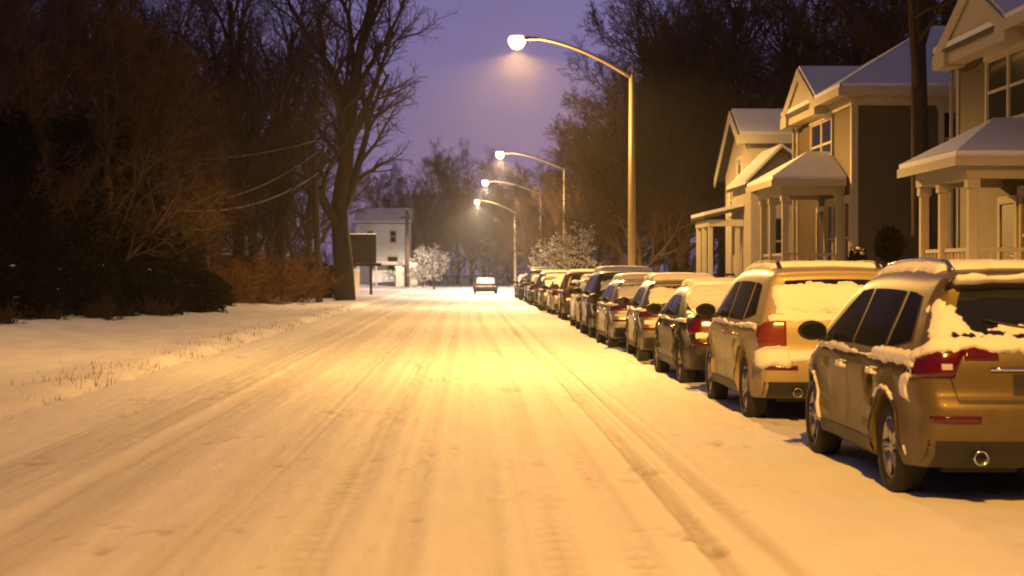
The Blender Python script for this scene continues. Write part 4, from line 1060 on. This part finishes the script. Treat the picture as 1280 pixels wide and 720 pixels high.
        for sg in ((-1, 1) if kind == 'suv' else (-1,)):
            ex = MB(); y = rearY + .03; ex.lathe([(.030, .30), (.040, -.005), (.050, -.012), (.052, .01), (.050, .30)], 'y', (sg * .50, y, .36), 18)
            ex.build('exhaust_tip', M['chrome'], t, True)
            dk = MB(); dk.lathe([(.002, .04), (.041, .04)], 'y', (sg * .50, y, .36), 18); dk.build('exhaust_bore', M['plastic'], t)
    for sx in (-1, 1):
        sill = MB()
        s1 = b.spatch([(-wb + K['ar'] + .02, K['by'] + .01), (0, K['by'] + .01), (wb - K['ar'] - .02, K['by'] + .01)], [(-wb + K['ar'] + .03, K['by'] + .12), (0, K['by'] + .12), (wb - K['ar'] - .03, K['by'] + .12)], .006, sx)
        sill.add(s1.v, s1.f)
        for yc in (-wb, wb):                                              # arch lips
            rows = []
            for rr in (K['ar'] + .001, K['ar'] + .045):
                rows.append([b.side(yc + rr * math.cos(a), wr + rr * math.sin(a), .008, sx) for a in [math.pi * k / 24 for k in range(25)]])
            sill.grid(rows)
        sill.build('sill_trim', M['plastic'], t, True)
    # dark wheel wells
    ww = MB()
    for yc in (-wb, wb):
        for sx in (-1, 1):
            x1 = K['W'] - .30; ww.box(min(sx * .1, sx * x1), max(sx * .1, sx * x1), yc - K['ar'] - .03, yc + K['ar'] + .03, K['by'] - .04, wr + K['ar'] + .01)
    ww.box(-K['W'] + .16, K['W'] - .16, -wb + K['ar'], wb - K['ar'], K['by'] - .06, K['by'] + .04)
    ww.build('underbody', M['plastic'], t)
    # mirrors and handles
    my = {'suv': .80, 'boxy': .82, 'sedan': .72, 'hatch': .70, 'van': 1.08}[kind]
    for sx in (-1, 1):
        mm = MB(); c = b.side(my, zb + .05, 0, sx)
        cx = c[0] + sx * .15
        rows = []
        for k in range(9):
            u = k / 8; an = math.pi * u; hh = .085 * math.sin(max(.12, an if an < math.pi - .12 else math.pi - (math.pi - .12) + .12 - .12 + .12)) ** .6
            yy = .07 * math.cos(an)
            rows.append([(cx + .125 * math.cos(q) * max(.2, math.sin(max(.2, min(math.pi - .2, an))) ** .4), c[1] - yy, c[2] + .05 + hh * math.sin(q)) for q in [2 * math.pi * j / 16 for j in range(17)]])
        mm.grid(rows); mm.add(rows[0][:-1], [tuple(range(16))]); mm.add(rows[-1][:-1], [tuple(range(16))])
        mm.tube([(c[0] - sx * .03, c[1], c[2] - .02), (cx - sx * .04, c[1], c[2] + .01)], [.035, .03], 8)
        mo = mm.build('mirror', M['plastic'], t, True)
        gl_ = MB(); gl_.add([(cx + .105 * math.cos(2 * math.pi * j / 16), c[1] - .077, c[2] + .05 + .062 * math.sin(2 * math.pi * j / 16)) for j in range(16)], [tuple(range(16))]); gl_.build('mirror_glass', M['glass'], mo)
        if detail and kind != 'van':
            for hy in (-.95, .05):
                h0 = b.side(hy - .1, zb - .13, .0, sx); h1 = b.side(hy + .1, zb - .13, .0, sx)
                MB().tube([(h0[0], h0[1], h0[2]), (h0[0] + sx * .03, h0[1] + .03, h0[2]), (h1[0] + sx * .03, h1[1] - .03, h1[2]), (h1[0], h1[1], h1[2])], [.012, .014, .014, .012], 6).build('door_handle', M[pnt], t, True)
    if detail:                                                           # door seams
        sm = MB()
        for sx in (-1, 1):
            for yy in ((-1.11, -.10, 1.0) if kind in ('suv', 'boxy') else (-.90, .02, .95)):
                zz0 = K['by'] + .14 if abs(abs(yy) - wb) > K['ar'] + .03 else wr + math.sqrt(max(.01, (K['ar'] + .05) ** 2 - (abs(yy) - wb) ** 2)) + .02
                rows = [[b.side(yy - .005, zz0 + (zb - zz0) * k / 8, .003, sx), b.side(yy + .005, zz0 + (zb - zz0) * k / 8, .003, sx)] for k in range(9)]
                sm.grid(rows)
        sm.build('door_seam', M['plastic'], t, True)
    if detail and not sedan:
        sm = MB(); zt0, zt1 = .735, g0 - .05
        for sg in (-1, 1):
            rows = []
            for k in range(13):
                z = zt0 + (zt1 - zt0) * k / 12; a_ = .70 + .10 * (k / 12) ** 2 - .06 * (1 - k / 12)
                rows.append([b.wrap(ir(z), sg * (a_ - .006), .003), b.wrap(ir(z), sg * (a_ + .006), .003)])
            sm.grid(rows)
        sm.grid([[b.wrap(ir(zt0 + dz), -.64 + 1.28 * k / 20, .003) for k in range(21)] for dz in (-.012, .012)])
        sm.build('tailgate_seam', M['plastic'], t, True)
    for sg in (-1, 1):                                                   # head lamps (far end)
        hl = MB(); n0 = b.nup - 1
        yf = K['front'][0][0]
        zs = b.C[:b.nup, 1]; k = n0
        while zs[k] < .66: k -= 1
        k2 = k
        while zs[k2] < .80 and k2 > 5: k2 -= 1
        thick_lens(hl, b, k2, k, sg * .42, sg * .86, .008, 4, 6); hl.build('headlight', M['clear_lens'], t, True)
    if rails:
        for sg in (-1, 1):
            pts = []
            for k in range(13):
                yy = -1.55 + 1.9 * k / 12; i = b.idx_top(yy); c, n = b.at(i); off = .055 if 0 < k < 12 else .0
                p = b.wrap(i, sg * (b.hw(c[0], c[1]) - .13), off); pts.append(p)
            MB().tube(pts, .017, 8).build('roof_rail', M['chrome'] if special == 'near' else M['plastic'], t, True)
    if not sedan and detail:
        w0 = b.wrap(ir(g0 + .02), .02, .02); w1 = b.wrap(ir(g0 + .12), -.42, .02)
        MB().tube([w0, w1], [.014, .008], 6).build('wiper', M['plastic'], t, True)
    # ---------------- snow
    ry0 = K['top'][0][0]; ry1 = ws_y0 - .02
    def put(mb): mb.build('snow', M['snow'], t, True)
    sn = MB()
    def addm(m_): sn.add(m_.v, m_.f)
    roof_i0 = b.idx_top(ry0 + .02) - (2 if not sedan else 0)
    if sedan: roof_i0 = b.idx_top(-.86)
    rw = b.hw(-.5, rt - .06) - .03
    addm(snow_shell(b, roof_i0, b.idx_top(ry1), rw, snow_roof, seed, .12))
    addm(snow_shell(b, b.idx_top(ws_y1 + .12), b.nup * 1.0 - 14, .80, snow_roof * .9, seed + 3, .12, 24, 30))
    if snow_rear > 0:
        if sedan:
            addm(snow_shell(b, b.idx_top(-2.22), b.idx_top(-.80), .74, .055, seed + 7, .09, bias=rear_bias))
        elif special != 'near':
            addm(snow_shell(b, ir(g0 - .04), ir(g1 - .02), wlo + .05, .055, seed + 7, .13, rough=.42, bias=rear_bias - .12))
    if flank:
        addm(snow_side(b, -1.95 if not sedan else -1.9, 1.2, lambda y: zb - .065, lambda y: zb + .012 + .02 * math.sin(y * 3), .022, seed + 5, -1, 60, 10, .035, .6))
    # ledge along the bumper
    if special == 'boxy':
        addm(snow_shell(b, ir(.66), ir(.80), .93, .05, seed + 11, .05, 16, 46, rough=.5))
        addm(snow_shell(b, ir(1.08), ir(1.19), .80, .03, seed + 2, .045, 12, 46, rough=.5))
        addm(snow_shell(b, ir(.60), ir(.86), -.56, .07, seed + 4, .09, 16, 16, rough=.4, amin=-.96))
    elif special == 'near':
        addm(snow_shell(b, ir(1.05), ir(1.19), .99, .036, seed + 2, .045, 20, 120, rough=.8, bias=-.12))      # ridge over the lamps
        addm(snow_shell(b, ir(1.15), ir(1.50), lambda q: -.28 - .38 * q ** .6, .022, seed + 9, .12, 44, 40, rough=.5, amin=-.82, bias=.05))   # swept onto the left of the glass
        addm(snow_shell(b, ir(1.16), ir(1.27), .45, .018, seed + 12, .07, 18, 60, rough=.8, amin=-.45, bias=-.25))
        addm(snow_shell(b, ir(1.55), ir(1.605), .60, .03, seed + 15, .03, 8, 40, rough=.3))
        addm(snow_side(b, -2.0, -.85, lambda y: zb - .085, lambda y: zb + .065, .03, 31, -1, 50, 12, .04, .6))
        addm(snow_side(b, -1.93, -1.70, .70, .94, .014, 35, -1, 18, 18, .06, .9))                            # patch behind the arch
        addm(snow_side(b, -1.85, -1.80, .3, .42, .01, 36, -1, 8, 8, .03, .9))
        for yy, zz in ((-.95, .86), (.05, .86)): addm(snow_side(b, yy - .10, yy + .10, zz - .02, zz + .055, .045, 41 + yy, -1, 12, 8, .02, .3))
        for yc in (-wb, wb):                                              # caked on the arch lip
            rows = []
            for p in range(41):
                an = math.pi * (.45 + .55 * p / 40) if yc > 0 else math.pi * (.30 + .40 * p / 40)
                row = []
                for q in range(6):
                    rr = K['ar'] + .015 + .05 * q / 5; f = min(q, 5 - q) / 2.5 + .8 * n3(an * 7, q, yc) - .25
                    row.append(b.side(yc + rr * math.cos(an), wr + rr * math.sin(an), -.01 + .03 * sstep(0, .6, f), -1))
                rows.append(row)
            sn.grid(rows)
    else:
        addm(snow_shell(b, ir(.68), ir(.80), .80, .03, seed + 11, .05, 10, 36, rough=.6, bias=-.15))
    put(sn)
    return t
XL = 3.02
car('suv', 'parked_suv', 'champagne sport utility car nearest the camera, red lamps and snowy shoulders', XL, 11.15, 'p_gold', rails=True, seed=2, special='near', snow_roof=.045, cat='suv')
car('boxy', 'parked_suv', 'cream sport utility car second in the row, rear window buried in snow', XL - .02, 17.35, 'p_cream', tail='tail_amber', rails=True, seed=12, special='boxy', rear_bias=.22, cat='suv')
car('sedan', 'parked_sedan', 'black sedan with thick snow over its rear window and a red lamp', XL - .0, 23.3, 'p_black', rz=.012, seed=22, rear_bias=.4, snow_roof=.09)
car('hatch', 'parked_hatchback', 'grey hatchback just beyond the black sedan, snow on its rear glass', XL + .05, 29.6, 'p_grey', rz=-.02, seed=32, rear_bias=.55, snow_roof=.10)
car('hatch', 'parked_hatchback', 'silver hatchback between the grey hatchback and the tall dark car', XL - .08, 35.0, 'p_silver', rz=.018, seed=42, rear_bias=.55, snow_roof=.10)
car('boxy', 'parked_suv', 'tall dark sport utility car with snow-capped roof near the lamp pole', XL - .06, 40.6, 'p_blue', rz=.012, seed=52, rear_bias=-.35, snow_roof=.10, cat='suv')
car('hatch', 'parked_hatchback', 'white hatchback coated in snow just beyond the tall dark car', XL + .05, 47.4, 'p_white', seed=62, rear_bias=.5, snow_roof=.08)
car('boxy', 'parked_suv', 'dark maroon sport utility car with bare rear window, beyond the white hatchback', XL + .12, 55.6, 'p_red', rz=-.015, seed=72, rear_bias=-.8, snow_roof=.06, cat='suv')
car('sedan', 'parked_sedan', 'snow-covered pale sedan directly beyond the dark maroon car', XL + .1, 63.0, 'p_silver', seed=82, rear_bias=.5, snow_roof=.09, detail=False)
car('hatch', 'parked_hatchback', 'dark hatchback under snow, beyond the pale sedan', XL, 69.6, 'p_grey', seed=92, rear_bias=.4, snow_roof=.08, detail=False)
car('boxy', 'parked_suv', 'dark sport utility car with white roof among the small far cars', XL + .1, 76.0, 'p_black', seed=102, rear_bias=.2, snow_roof=.08, detail=False, cat='suv')
car('sedan', 'parked_sedan', 'blackish sedan under snow among the small far cars', XL, 83.0, 'p_blue', seed=112, rear_bias=.4, snow_roof=.08, detail=False)
car('van', 'parked_van', 'snowy grey van rising above the small far cars', XL + .1, 90.0, 'p_grey', seed=122, rear_bias=.2, snow_roof=.08, detail=False, cat='van')
car('hatch', 'parked_hatchback', 'black hatchback last but one in the parked row', XL, 98.5, 'p_black', seed=132, rear_bias=.3, snow_roof=.08, detail=False)
car('sedan', 'parked_sedan', 'grey sedan last of all in the parked row', XL, 106, 'p_grey', seed=142, rear_bias=.3, snow_roof=.08, detail=False)
far = car('sedan', 'snowy_car', 'snow-covered car standing in the middle of the road far away', PX(593, 134), 134, 'p_black', seed=152, rear_bias=-.75, snow_roof=.14, detail=False)
del far['group']; far.scale = (1.1, 1, .80)

# ------------------------------------------------------------------ haze
hz = MB(); hz.box(-90, 90, -40, 345, -1.3, 40); ho = hz.build('haze', bpy.data.materials.new('haze')); struct(ho, 'stuff'); tag(ho, 'thin frosty night air over the whole street', 'haze')
hm = ho.data.materials[0]; hm.use_nodes = True; t = hm.node_tree
t.nodes.remove(t.nodes['Principled BSDF'])
pv = t.nodes.new('ShaderNodeVolumePrincipled'); pv.inputs['Color'].default_value = (.9, .88, .86, 1); pv.inputs['Density'].default_value = .00026; pv.inputs['Anisotropy'].default_value = .7
t.links.new(pv.outputs[0], t.nodes['Material Output'].inputs['Volume'])

# ------------------------------------------------------------------ render settings
scene.render.engine = 'CYCLES'
scene.view_settings.view_transform = 'Standard'; scene.view_settings.look = 'None'; scene.view_settings.exposure = 0; scene.view_settings.gamma = 1
scene.cycles.use_denoising = True
try: scene.cycles.denoiser = 'OPENIMAGEDENOISE'
except Exception: pass
scene.cycles.max_bounces = 6; scene.cycles.diffuse_bounces = 3; scene.cycles.glossy_bounces = 3; scene.cycles.volume_bounces = 0
scene.cycles.caustics_reflective = False; scene.cycles.caustics_refractive = False
scene.cycles.sample_clamp_indirect = 6
scene.cycles.pixel_filter_type = 'BLACKMAN_HARRIS'; scene.cycles.filter_width = 1.8
scene.cycles.use_light_tree = True
